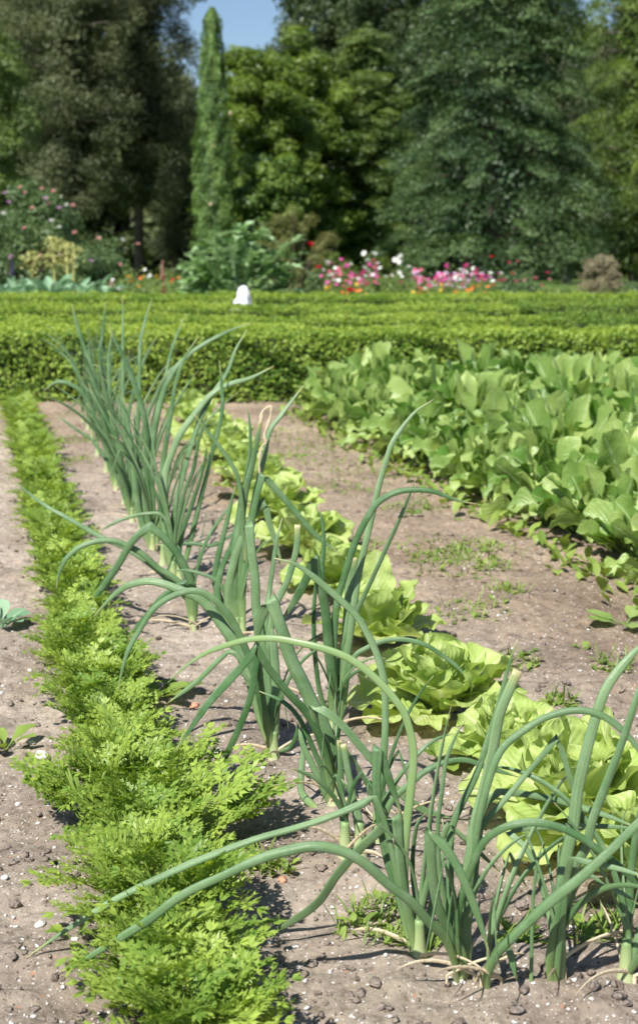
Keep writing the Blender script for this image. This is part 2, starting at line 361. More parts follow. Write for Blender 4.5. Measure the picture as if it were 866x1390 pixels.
# ------------------------------------------------------------------ the ground, one sheet
def fbm(x, y, scales, amps, seed=0):
    out = np.zeros_like(x)
    for k, (s, a) in enumerate(zip(scales, amps)):
        g = np.random.default_rng(seed + k).uniform(-1, 1, (257, 257))
        X = (x / s) % 256; Y = (y / s) % 256
        xi, yi = X.astype(int), Y.astype(int); fx, fy = X - xi, Y - yi
        fx = fx * fx * (3 - 2 * fx); fy = fy * fy * (3 - 2 * fy)
        out += a * ((g[xi, yi] * (1 - fx) + g[xi + 1, yi] * fx) * (1 - fy) + (g[xi, yi + 1] * (1 - fx) + g[xi + 1, yi + 1] * fx) * fy)
    return out
def gz(x, y):
    fade = np.clip((13 - y) / 4, 0, 1) 
    return fbm(np.asarray(x) + 40, np.asarray(y) + 40, [.6, .17, .055, .022], [.012, .011, .0095, .0055], 3) * fade - 0.004
xs = np.concatenate([[-400, -120, -40, -14, -6, -3.4], np.arange(-2.6, 3.4, .011), [4, 7, 15, 40, 120, 400]])
ys = np.concatenate([[-60, -8, -1, .3, .8], np.arange(1.1, 3.4, .009), np.arange(3.4, 8.2, .018), [8.6, 9.5, 12, 16, 24, 40, 70, 120, 250, 600]])
X, Y = np.meshgrid(xs, ys, indexing='ij')
Z = gz(X, Y)
mb = MB()
idx = np.arange(X.size).reshape(X.shape)
mb.add(np.stack([X, Y, Z], -1).reshape(-1, 3), np.stack([idx[:-1, :-1], idx[1:, :-1], idx[1:, 1:], idx[:-1, 1:]], -1).reshape(-1, 4), (.5, .5, .5))
ground = link('ground', mb.mesh('ground', M['soil']))
tag(ground, 'dry pale brown garden soil between the vegetable rows', None, kind='structure')

def zat(x, y): return float(gz(np.array([x]), np.array([y]))[0])

# pebbles and crumbs of soil
for nm, mat, n, lo, hi, lab in (('pebbles', M['stone_pale'], 3200, .0014, .0050, 'tiny pale pebbles and grit sprinkled over the bare soil'),
                                ('soil_crumbs', M['clod'], 4200, .002, .010, 'loose brown crumbs of dry soil on the bed')):
    mb = MB()
    yy = 1.3 + rng.uniform(0, 1, n) ** 1.6 * 5.5; xx = rng.uniform(-.30, .36, n) * yy
    zz = gz(xx, yy)
    for x, y, z in zip(xx, yy, zz):
        s = lo + (hi - lo) * rng.uniform() ** 3
        rock(mb, (x, y, z + s * .3), (s, s * rng.uniform(.5, 1), s * rng.uniform(.35, .7)), n=5, sides=6, rough=.28)
    tag(link(nm, mb.mesh(nm, mat)), lab, None, kind='stuff')

for i, (px, py, s, m_, lab) in enumerate([
        (58, 1022, .016, 'stone_pale', 'biggest pale stone on the soil left of the carrots'),
        (44, 1003, .009, 'stone_pale', 'smaller pale stone just above the biggest one left of the carrots'),
        (681, 1266, .008, 'stone_pale', 'cream pebble on bare soil between the two front onion plants'),
        (668, 1253, .008, 'stone_red', 'orange brick chip beside the cream pebble at the front'),
        (263, 949, .014, 'stone_red', 'flat orange shard on soil between carrots and onions'),
        (383, 1197, .008, 'stone_red', 'small orange shard near the arching onion leaf at the front'),
        (55, 1253, .009, 'stone_pale', 'white stone on soil at the lower left'),
        (296, 1012, .009, 'stone_pale', 'pale stone on soil between carrots and the middle onions'),
        (650, 1130, .008, 'stone_pale', 'pale stone below the lettuce beside the broken onion leaf'),
        (25, 1085, .006, 'stone_pale', 'small whitish stone at the left edge of the soil')]):
    p = gnd(px, py); mb = MB(); rock(mb, (0, 0, 0), (s, s * .75, s * .45), n=7, sides=10)
    o = link('stone', mb.mesh('stone', M[m_]), None, (p[0], p[1], zat(p[0], p[1]) + s * .2))
    tag(o, lab, 'stone')

# ------------------------------------------------------------------ onions
def traced(mb, Yb, pts, w0, w1, dend=0., dmid=0., tint=.5, fold=(), tip=True, matsel=None, flat=.6, wn=None):
    """leaf followed through measured points; each point has its own distance from the viewpoint"""
    n = len(pts); P = []
    for k, (x, y) in enumerate(pts):
        t = k / (n - 1)
        P.append(aty(x, y, Yb + dend * t + dmid * math.sin(math.pi * t)))
    P = np.array(P)
    segs = []; last = 0
    for k in list(fold) + [n - 1]:
        segs.append(catmull(P[last:k + 1], .007)); last = k
    path = [segs[0]]; fi = []; tot = len(segs[0])
    for s in segs[1:]:
        fi.append(tot - 1); path.append(s[1:]); tot += len(s) - 1
    path = np.vstack(path)
    m = len(path); L = np.concatenate([[0], np.cumsum(np.linalg.norm(np.diff(path, axis=0), axis=1))]); t = L / L[-1]
    mpx = Yb / 1829.0 * .85
    w = (w0 + (w1 - w0) * np.clip(t, 0, 1) ** 1.1)
    w = w * np.clip(.55 + t * 4.0, 0, 1)
    if tip: w = w * np.clip((1 - t) * 7, 0.05, 1) ** .7
    rad = w * .5 * mpx
    fl = np.full(m, flat) * (1 - .45 * t)
    for k in fi:
        d = np.abs(np.arange(m) - k); fl *= 1 - .85 * np.exp(-(d / 3.) ** 2); rad *= 1 + .22 * np.exp(-(d / 3.) ** 2)
    kk = np.linspace(0, 1, max(4, m // 9)); rad *= 1 + np.interp(t, kk, rng.normal(0, .05, len(kk))); fl *= 1 + np.interp(t, kk, rng.normal(0, .12, len(kk)))
    wv = np.stack([np.interp(t, kk, rng.normal(0, .0009, len(kk))) for _ in range(3)], 1); path = path + wv * np.clip(t * 4, 0, 1)[:, None]
    tint = float(np.clip(tint + rng.normal(0, .18), 0, 1))
    tube(mb, path, rad, ref=(rng.normal(0, .25), -1, .35), tint=tint, flats=fl, sides=12, crease=rng.uniform(.0, .9))

def free_leaf(mb, b, az, L, lean, curve, wr, tint, foldat=None, r=rng, fazd=None):
    """leaf grown from the plant: leaves the neck at an angle, arches over; may snap over"""
    n = 26; t = np.linspace(0, 1, n)
    e = R(90) - lean - curve * t ** 1.6
    if foldat is not None:
        k = int(foldat * n); e[k:] = -R(r.uniform(45, 80))
    ds = L / (n - 1); azs = az + r.normal(0, .25) * t
    d = np.stack([np.cos(e) * np.cos(azs), np.cos(e) * np.sin(azs), np.sin(e)], 1)
    hb = .055; 
    path = np.vstack([[b], b + [0, 0, hb * .5], b + [0, 0, hb] + np.cumsum(np.vstack([[0, 0, 0], d[:-1]]), 0) * ds])
    m = len(path); t2 = np.linspace(0, 1, m)
    rad = wr * np.clip(.6 + t2 * 3, 0, 1) * (1 - .45 * t2) * np.clip((1 - t2) * 6, .06, 1) ** .7
    fl = np.full(m, .6) * (1 - .4 * t2)
    if foldat is not None:
        dd = np.abs(np.arange(m) - (k + 2)); fl *= 1 - .8 * np.exp(-(dd / 1.2) ** 2)
    low = (path[:, 2] < .012) & (np.arange(m) > 4)
    path[low, 2] = .012
    tube(mb, path, rad, ref=(-math.sin(az), math.cos(az), .05) if foldat is None else (-math.sin(az) + .01, math.cos(az), .2), tint=tint, flats=fl, sides=8)

def neck(parent, offs, r0=.011, h=.06, lean=(0, 0)):
    mb = MB(); p = [np.array([offs[0], offs[1], -.02]), np.array([offs[0], offs[1], .0]), np.array([offs[0] + lean[0] * .5, offs[1], h * .5]), np.array([offs[0] + lean[0], offs[1] + lean[1], h])]
    path = catmull(p, .006); t = np.linspace(0, 1, len(path))
    tube(mb, path, r0 * np.interp(t, [0, .2, .45, 1], [1.5, 1.7, 1.15, .8]), flat=.9, tint=rng.uniform(.2, .9), sides=12)
    link('neck', mb.mesh('neck', M['neck']), parent)

# hero plants: base pixel, label, list of leaves (pts, w0, w1, dend, dmid, tint, folds, tip)
HERO = []
HERO.append(((568, 1302), 'front onion with one long bright leaf arching left over the row', [
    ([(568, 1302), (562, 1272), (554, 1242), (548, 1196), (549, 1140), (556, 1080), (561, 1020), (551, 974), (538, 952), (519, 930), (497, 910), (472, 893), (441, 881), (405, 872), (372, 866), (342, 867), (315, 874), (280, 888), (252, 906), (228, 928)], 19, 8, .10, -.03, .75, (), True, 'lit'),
    ([(566, 1302), (556, 1250), (545, 1180), (538, 1107), (512, 1130), (483, 1157), (456, 1190), (430, 1229), (390, 1256), (352, 1274)], 20, 15, .04, -.02, .7, (3,), True),
    ([(562, 1300), (545, 1230), (524, 1160), (512, 1080), (514, 1013), (526, 1050), (538, 1086), (545, 1110)], 17, 15, .05, .02, .35, (4,), True),
    ([(570, 1300), (545, 1215), (528, 1140), (516, 1104), (505, 1083), (483, 1093), (441, 1110), (400, 1123), (350, 1137), (300, 1155), (235, 1182), (160, 1217), (95, 1258), (36, 1300)], 13, 11, -.02, .0, .45, (4,), True),
    ([(572, 1302), (566, 1240), (560, 1180), (566, 1120), (582, 1100)], 13, 8, .06, 0, .3, (), True),
    ([(566, 1302), (578, 1250), (590, 1200), (604, 1150), (600, 1110)], 10, 6, .05, 0, .6, (), True)]))
HERO.append(((624, 1335), 'front onion with a broad upright leaf snapped off square at the top', [
    ([(632, 1303), (631, 1272), (631, 1234), (633, 1191), (641, 1145), (646, 1112), (655, 1079), (668, 1023), (677, 971), (690, 935), (701, 907)], 25, 18, .06, 0, .85, (), False),
    ([(622, 1303), (612, 1240), (612, 1170), (618, 1116), (646, 1054), (661, 1008), (677, 956), (689, 907), (701, 866)], 17, 8, .10, .03, .25, (), True),
    ([(630, 1303), (634, 1230), (645, 1130), (662, 1060), (680, 1017), (707, 993), (738, 974), (775, 964), (809, 968), (840, 987), (868, 1019), (884, 1060)], 14, 12, .02, .03, .35, (), True),
    ([(618, 1303), (622, 1235), (640, 1176), (656, 1144), (674, 1129), (697, 1120), (726, 1117), (757, 1123), (786, 1136), (812, 1155), (838, 1176), (862, 1200), (880, 1230)], 13, 12, -.05, -.02, .45, (), True),
    ([(628, 1300), (608, 1262), (593, 1227), (585, 1180), (582, 1126), (608, 1158), (628, 1196), (648, 1245), (664, 1296)], 18, 13, -.05, -.01, .5, (4,), True),
    ([(620, 1303), (610, 1250), (598, 1190), (594, 1126), (600, 1071), (605, 1032), (619, 996), (632, 976)], 11, 8, .05, 0, .8, (), True),
    ([(626, 1303), (628, 1260), (636, 1190), (650, 1130), (689, 1082), (723, 1042), (757, 999), (766, 1030), (775, 1060), (787, 1097), (800, 1122)], 13, 9, .05, .03, .6, (6,), True),
    ([(616, 1303), (603, 1272), (582, 1252), (557, 1224), (526, 1199), (496, 1171), (468, 1155), (430, 1148), (390, 1155), (350, 1167), (300, 1190), (250, 1215), (200, 1252), (125, 1297), (85, 1325)], 17, 15, -.04, -.05, .55, (), True),
    ([(628, 1303), (640, 1230), (648, 1150), (657, 1095), (677, 1073), (707, 1076), (753, 1086), (790, 1097), (827, 1108), (870, 1124)], 12, 12, .06, .04, .55, (4,), True)]))
HERO.append(((754, 1345), 'onion at the front right with two thick leaves leaning out right', [
    ([(760, 1310), (758, 1246), (763, 1204), (768, 1165), (778, 1116), (784, 1070), (797, 1014), (809, 971), (821, 938), (840, 910), (866, 882), (900, 860)], 25, 15, .08, .0, .7, (), True),
    ([(746, 1308), (753, 1262), (768, 1217), (781, 1178), (797, 1147), (803, 1116), (821, 1067), (840, 1017), (858, 962), (868, 930), (884, 895)], 22, 13, .02, -.03, .35, (), True),
    ([(756, 1308), (764, 1240), (770, 1190), (776, 1165), (810, 1172), (849, 1181), (880, 1192)], 11, 10, -.06, 0, .6, (3,), True),
    ([(757, 1308), (770, 1240), (784, 1200), (802, 1189), (817, 1202), (843, 1212), (870, 1230)], 10, 8, -.02, 0, .5, (), True),
    ([(752, 1308), (744, 1240), (720, 1160), (690, 1127), (718, 1123), (786, 1121), (846, 1123), (880, 1128)], 10, 9, .10, .05, .5, (3,), True)]))
HERO.append(((662, 1350), 'onion at the front with one long leaf slanting up to the right', [
    ([(660, 1322), (671, 1298), (684, 1283), (713, 1254), (744, 1225), (786, 1191), (823, 1157), (866, 1116), (905, 1080)], 19, 14, -.04, -.02, .6, (), True),
    ([(660, 1322), (668, 1300), (684, 1280), (692, 1296), (700, 1330)], 15, 11, -.02, 0, .3, (2,), True),
    ([(720, 1350), (721, 1283), (723, 1230), (729, 1172), (737, 1142)], 8, 5, .03, 0, .7, (), True)]))
HERO.append(((850, 1330), 'onion at the lower right corner with one straight upright leaf', [
    ([(848, 1330), (851, 1257), (854, 1204), (859, 1152), (872, 1090), (892, 1030)], 19, 12, .03, 0, .35, (), True),
    ([(852, 1330), (870, 1260), (900, 1200), (930, 1190)], 16, 9, .0, 0, .5, (), True),
    ([(846, 1330), (872, 1290), (905, 1230), (940, 1160)], 14, 9, -.06, 0, .5, (), True)]))
HERO.append(((512, 1150), 'slim onion between the front plants and the broken-leaved one', [
    ([(512, 1150), (519, 1096), (538, 1060), (563, 1029), (580, 1012), (598, 1001), (616, 996)], 9, 6, .05, 0, .35, (), True),
    ([(514, 1150), (528, 1090), (562, 1057), (577, 1046), (600, 1036), (631, 1033), (661, 1042), (704, 1054)], 11, 8, .03, 0, .4, (), True),
    ([(513, 1150), (518, 1080), (522, 1010), (523, 974), (522, 935), (516, 902), (503, 869), (483, 835), (455, 808), (430, 786), (409, 770), (395, 763), (373, 757)], 13, 12, .06, .03, .65, (), True)]))
HERO.append(((470, 1170), 'low onion with stubby broken leaves left of the front plants', [
    ([(468, 1240), (466, 1180), (464, 1090), (461, 1005)], 12, 12, .06, 0, .5, (), False),
    ([(490, 1150), (482, 1100), (472, 1050), (466, 1010)], 13, 10, .02, 0, .6, (), False),
    ([(496, 1160), (490, 1110), (478, 1080), (466, 1056)], 10, 6, .02, 0, .2, (), True),
    ([(488, 1190), (482, 1250), (464, 1290)], 8, 5, -.03, 0, .3, (), True)]))
HERO.append(((453, 1099), 'middle onion with a very thick leaf bent over at its top', [
    ([(454, 1098), (452, 1044), (446, 1005), (424, 955), (410, 925), (395, 895), (384, 860), (367, 812), (356, 832), (349, 860), (350, 892)], 27, 16, .02, 0, .6, (7,), True),
    ([(450, 1098), (446, 1044), (435, 1005), (416, 969), (391, 941), (363, 905), (345, 874), (340, 889), (319, 916), (285, 955), (258, 991), (236, 1021)], 16, 10, -.04, -.03, .4, (6,), True),
    ([(453, 1099), (442, 1030), (428, 985), (424, 958), (441, 966), (469, 990), (505, 1032), (540, 1075), (575, 1100), (616, 1115), (650, 1128)], 14, 12, -.02, -.04, .5, (3,), True),
    ([(452, 1098), (440, 1055), (424, 1016), (405, 975), (385, 953), (354, 939)], 12, 7, .02, 0, .2, (), True),
    ([(452, 1098), (425, 1040), (410, 1010), (404, 985)], 14, 8, .03, 0, .35, (), True),
    ([(408, 1075), (409, 1040), (413, 1010), (408, 985)], 15, 7, .05, 0, .6, (), True)]))
HERO.append(((371, 1019), 'middle onion whose leaves arch left towards the carrots', [
    ([(372, 1019), (366, 966), (361, 913), (354, 869), (348, 832), (347, 786), (342, 748), (338, 711), (333, 730), (331, 765)], 17, 14, .05, 0, .75, (7,), True),
    ([(370, 1019), (352, 955), (340, 915), (327, 885), (302, 848), (275, 816), (240, 799), (209, 789), (181, 792), (157, 806), (126, 837)], 24, 9, .08, .0, .75, (), True),
    ([(370, 1019), (356, 960), (343, 905), (327, 865), (309, 834), (285, 810), (261, 802), (233, 810), (209, 827), (192, 851), (174, 882), (164, 917), (161, 940)], 15, 8, .0, 0, .55, (), True),
    ([(371, 1019), (358, 960), (352, 912), (348, 886), (341, 940), (326, 985), (308, 1025), (290, 1060)], 15, 10, -.06, -.02, .2, (3,), True),
    ([(372, 1019), (362, 930), (366, 870), (374, 825), (390, 790), (402, 748), (404, 712)], 12, 11, .05, 0, .55, (), False),
    ([(372, 1019), (364, 900), (362, 830), (366, 798), (375, 736), (383, 703)], 11, 7, .08, 0, .25, (), True),
    ([(370, 1019), (346, 935), (318, 886), (296, 896), (266, 925), (228, 954)], 11, 8, .04, 0, .5, (), True),
    ([(373, 1019), (380, 1018), (392, 1016), (402, 1000), (406, 978)], 9, 5, 0, 0, .15, (), True),
    ([(371, 1019), (375, 940), (372, 880), (368, 845)], 18, 14, .02, 0, .6, (), True)]))
HERO.append(((455, 990), 'tallest middle onion with a curved leaf reaching right over the path', [
    ([(453, 990), (451, 930), (446, 867), (440, 820), (432, 785), (427, 756), (416, 786), (400, 816), (381, 846)], 20, 14, -.02, 0, .45, (5,), True),
    ([(457, 990), (464, 946), (469, 891), (472, 849), (476, 800), (478, 756)], 19, 20, .04, 0, .8, (), False),
    ([(455, 990), (452, 920), (453, 860), (458, 815), (467, 784), (481, 740), (495, 709), (511, 684), (531, 670), (553, 665), (586, 667), (620, 679), (648, 684)], 15, 8, .02, 0, .2, (), True),
    ([(459, 990), (470, 900), (481, 817), (486, 784), (495, 745), (503, 706), (511, 670), (520, 637), (531, 604), (545, 582), (564, 559), (588, 543)], 14, 8, .12, 0, .85, (), True),
    ([(452, 990), (450, 960), (455, 927), (466, 877), (483, 834), (503, 789), (523, 745), (539, 712), (553, 679), (565, 649)], 11, 7, .05, 0, .55, (), True),
    ([(460, 990), (466, 940), (480, 894), (497, 880), (519, 870), (547, 867), (577, 874), (600, 888), (622, 905), (644, 932)], 10, 7, .02, 0, .5, (), True),
    ([(452, 990), (447, 880), (438, 780), (440, 745), (438, 712), (432, 686)], 12, 6, .05, 0, .3, (), True),
    ([(450, 990), (432, 930), (426, 860), (428, 800), (436, 760)], 10, 6, .04, 0, .4, (), True)]))
HERO.append(((326, 862), 'onion with a dry cream leaf tip hanging down', [
    ([(322, 862), (317, 800), (320, 750), (326, 713), (333, 669), (342, 632), (349, 598), (354, 572)], 21, 7, .02, 0, .55, (), False, 'dry'),
    ([(330, 862), (330, 790), (338, 740), (346, 690), (357, 643), (384, 674), (407, 702), (430, 727), (466, 756)], 14, 9, -.02, 0, .3, (4,), True),
    ([(320, 862), (310, 810), (322, 750), (338, 712), (349, 692), (361, 680), (365, 706), (372, 730), (384, 770)], 16, 9, .0, 0, .25, (5,), True),
    ([(324, 862), (326, 760), (332, 690), (335, 644), (340, 609), (339, 570), (333, 545)], 10, 5, .05, 0, .3, (), True),
    ([(328, 862), (332, 760), (345, 680), (358, 620), (365, 586), (382, 563), (399, 540), (413, 521)], 12, 7, .1, 0, .6, (), True),
    ([(326, 862), (326, 780), (330, 710), (324, 655), (315, 632), (298, 607), (280, 584), (263, 561)], 9, 6, .0, 0, .5, (), True),
    ([(318, 862), (296, 815), (300, 775), (316, 735), (325, 690), (328, 650)], 15, 7, .05, 0, .3, (), True),
    ([(320, 862), (300, 815), (292, 780), (304, 720), (320, 660)], 13, 6, .08, 0, .4, (), True),
    ([(322, 862), (310, 820), (297, 790), (260, 775), (232, 775)], 8, 5, .03, 0, .4, (), True)]))
HERO.append(((262, 852), 'onion beside the carrots with a sharply folded leaf and long left arches', [
    ([(262, 852), (262, 799), (247, 761), (226, 734), (204, 713), (181, 734), (160, 768), (136, 803), (113, 834)], 14, 10, -.02, 0, .4, (4,), True),
    ([(260, 852), (254, 806), (236, 784), (216, 772), (192, 751), (164, 737), (140, 734), (112, 742), (91, 759), (81, 779), (77, 801)], 12, 7, .0, 0, .45, (), True),
    ([(261, 852), (256, 815), (233, 792), (204, 766), (171, 744), (143, 732), (112, 714), (88, 701), (60, 685), (14, 649)], 13, 5, .1, 0, .65, (), True),
    ([(263, 852), (264, 815), (254, 790), (226, 806), (199, 837), (170, 871)], 12, 9, -.02, 0, .2, (2,), True),
    ([(262, 852), (262, 800), (278, 740), (302, 700), (318, 680)], 9, 5, .05, 0, .5, (), True)]))
HERO.append(((238, 792), 'onion behind the folded-leaved one with upright leaves against the hedge', [
    ([(244, 792), (262, 720), (287, 619), (296, 586), (302, 556), (302, 526), (298, 489)], 10, 6, .05, 0, .6, (), True),
    ([(238, 792), (232, 740), (240, 680), (251, 637), (260, 604), (272, 568), (290, 532), (308, 505), (320, 475), (336, 447)], 12, 7, .12, 0, .5, (), True),
    ([(236, 792), (226, 720), (224, 660), (227, 634), (242, 595), (260, 568), (284, 538), (308, 523), (340, 513), (372, 497)], 14, 8, .1, 0, .6, (), True),
    ([(240, 792), (246, 730), (262, 680), (276, 640), (282, 600)], 9, 5, .0, 0, .3, (), True),
    ([(236, 792), (238, 730), (250, 670), (262, 640), (270, 600), (280, 560)], 9, 5, .0, 0, .2, (), True),
    ([(236, 792), (233, 730), (222, 700), (199, 697), (164, 706), (133, 722)], 7, 5, .0, 0, .5, (), True),
    ([(241, 792), (240, 745), (260, 738), (290, 740), (330, 715)], 8, 5, .0, 0, .3, (), True)]))
HERO.append(((208, 748), 'onion with a long leaf sweeping right across the hedge', [
    ([(208, 748), (204, 690), (200, 637), (200, 592), (194, 556), (185, 529), (173, 496), (158, 466), (148, 439)], 13, 8, .05, 0, .35, (), True),
    ([(210, 748), (207, 690), (205, 628), (209, 592), (215, 562), (224, 529), (239, 499), (257, 481), (278, 467), (308, 451), (341, 438)], 13, 6, .1, 0, .4, (), True),
    ([(212, 748), (218, 690), (221, 637), (227, 595), (233, 559), (239, 520), (251, 487), (270, 456)], 11, 5, .05, 0, .25, (), True),
    ([(206, 748), (188, 690), (182, 640), (176, 590), (168, 540)], 12, 6, .05, 0, .55, (), True),
    ([(208, 748), (196, 690), (190, 640), (186, 590), (180, 550)], 11, 6, .1, 0, .4, (), True),
    ([(207, 748), (202, 700), (190, 650), (165, 610), (140, 560), (120, 520)], 9, 4, .05, 0, .5, (), True)]))
HERO.append(((180, 704), 'onion with a thin straight leaf rising above the hedge', [
    ([(180, 704), (184, 640), (188, 560), (190, 496), (191, 466), (197, 436), (206, 404)], 9, 5, .1, 0, .4, (), True),
    ([(180, 704), (176, 640), (168, 560), (167, 500), (167, 450), (167, 400)], 8, 4, .1, 0, .5, (), True),
    ([(178, 704), (170, 650), (158, 590), (146, 540), (134, 500), (125, 496)], 12, 5, .0, 0, .55, (), True),
    ([(182, 704), (192, 650), (208, 590), (222, 530), (232, 480), (250, 430)], 9, 5, .1, 0, .4, (), True),
    ([(178, 704), (160, 650), (128, 601), (104, 583), (76, 562)], 7, 4, .0, 0, .4, (), True),
    ([(181, 704), (186, 640), (196, 580), (210, 540), (230, 505), (262, 478)], 9, 5, .05, 0, .6, (), True)]))
HERO.append(((158, 662), 'onion with a leaf drooping left over the carrot tops', [
    ([(158, 662), (150, 600), (131, 526), (125, 496), (116, 475), (107, 448), (98, 413)], 9, 6, .05, 0, .3, (), True),
    ([(158, 662), (152, 580), (137, 490), (140, 454), (143, 410)], 8, 5, .1, 0, .45, (), True),
    ([(156, 662), (146, 610), (131, 574), (119, 544), (104, 526), (80, 518), (60, 530)], 10, 6, .0, 0, .55, (), True),
    ([(158, 662), (156, 610), (150, 540), (148, 490), (152, 450)], 9, 5, .05, 0, .5, (), True),
    ([(160, 662), (168, 600), (180, 540), (196, 490), (214, 455)], 9, 4, .05, 0, .5, (), True)]))

ORD = ['first', 'second', 'third', 'fourth', 'fifth', 'sixth', 'seventh', 'eighth', 'ninth', 'tenth', 'eleventh', 'twelfth', 'thirteenth', 'fourteenth', 'fifteenth', 'sixteenth', 'seventeenth', 'eighteenth', 'nineteenth', 'twentieth']
def shift(mb, off):
    for a in mb.v: a -= off
for (bx, by), lab, leaves in HERO:
    b = gnd(bx, by); Yb = b[1]
    b[2] = zat(b[0], b[1])
    root = thing('onion_plant', lab, 'onion plant', b, 0, 'onions in the middle row')
    mb, mb2 = MB(), MB(); seen = []
    for lf in leaves:
        pts, w0, w1, dend, dmid, tint, folds, tip = lf[:8]
        extra = lf[8] if len(lf) > 8 else None
        if by > pts[0][1] + 10 and pts[0][1] > by - 60:
            pts = [(bx + (pts[0][0] - bx) * .5, by)] + list(pts); folds = tuple(q + 1 for q in folds)
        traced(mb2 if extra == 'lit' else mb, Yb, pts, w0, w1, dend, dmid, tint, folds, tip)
        q = aty(*pts[0], Yb)[:2]
        if np.hypot(*(q - b[:2])) < .03 and all(np.hypot(*(q - s)) > .012 for s in seen) and lf[0][0][1] >= by - 3: seen.append(q)
        if extra == 'dry':
            md = MB(); dp = [(354, 574), (357, 558), (368, 553), (366, 570), (359, 590), (361, 601), (355, 607), (352, 630), (354, 654)]
            P = catmull(np.array([aty(x, y, Yb + .01) for x, y in dp]), .004); tt = np.linspace(0, 1, len(P))
            wv = .0042 * (1 - .5 * tt) * (1 + .3 * np.sin(tt * 37))
            tube(md, P, wv, flat=.3, tint=.6, sides=7); shift(md, b)
            o = link('dry_tip', md.mesh('dry_tip', M['dry']), root); o['label'] = 'withered cream coloured leaf tip hanging down'
    # a few extra leaves of the plant's own
    if Yb < 3.2:
        for k in range(4):
            free_leaf(mb, b, rng.uniform(0, 6.28), rng.uniform(.12, .30), R(rng.uniform(5, 30)), R(rng.uniform(10, 110)), rng.uniform(.0025, .005), rng.uniform(.1, .9), foldat=.55 if rng.uniform() < .3 else None)
    else:
        for k in range(5 if Yb < 4.2 else 7):
            az = rng.uniform(0, 6.28)
            free_leaf(mb, b, az, rng.uniform(.30, .52), R(rng.uniform(3, 20)), R(rng.uniform(5, 60)), rng.uniform(.0042, .0075), rng.uniform(.1, .9))
    shift(mb, b)
    link('foliage', mb.mesh('foliage', M['onion']), root)
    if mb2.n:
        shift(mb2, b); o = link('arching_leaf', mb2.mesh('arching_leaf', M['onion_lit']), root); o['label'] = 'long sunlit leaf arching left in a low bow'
    md = MB()
    for k in range(3):
        free_leaf(md, np.array([rng.normal(0, .008), rng.normal(0, .008), -.045]), rng.uniform(0, 6.28), rng.uniform(.05, .14), R(rng.uniform(40, 75)), R(rng.uniform(20, 60)), rng.uniform(.002, .004), rng.uniform(0, 1))
    link('withered_leaf', md.mesh('withered_leaf', M['dry']), root)
    for q in seen[:3]:
        neck(root, (q[0] - b[0], q[1] - b[1]), r0=.0075, h=.05)

# the far end of the onion row
rear = [(145, 640), (133, 622), (150, 612), (126, 602), (138, 592), (120, 585), (131, 577), (113, 572), (123, 565), (192, 726), (170, 684), (222, 770)]
rl = sorted(rear, key=lambda q: -q[1])
for i, (px, py) in enumerate(rl):
    b = gnd(px, py); b[2] = zat(b[0], b[1])
    root = thing('onion_plant', '%s onion from the front among the far upright ones' % ORD[i], 'onion plant', b, 0, 'onions in the middle row')
    mb = MB()
    for k in range(rng.integers(5, 8)):
        az = rng.uniform(0, 6.28)
        free_leaf(mb, np.zeros(3), az, rng.uniform(.34, .60), R(rng.uniform(2, 16)), R(rng.choice([8, 20, 35, 80])), rng.uniform(.0032, .0062), rng.uniform(.1, .9), foldat=.6 if rng.uniform() < .12 else None)
    link('foliage', mb.mesh('foliage', M['onion']), root)
    neck(root, (0, 0), r0=.008, h=.06)

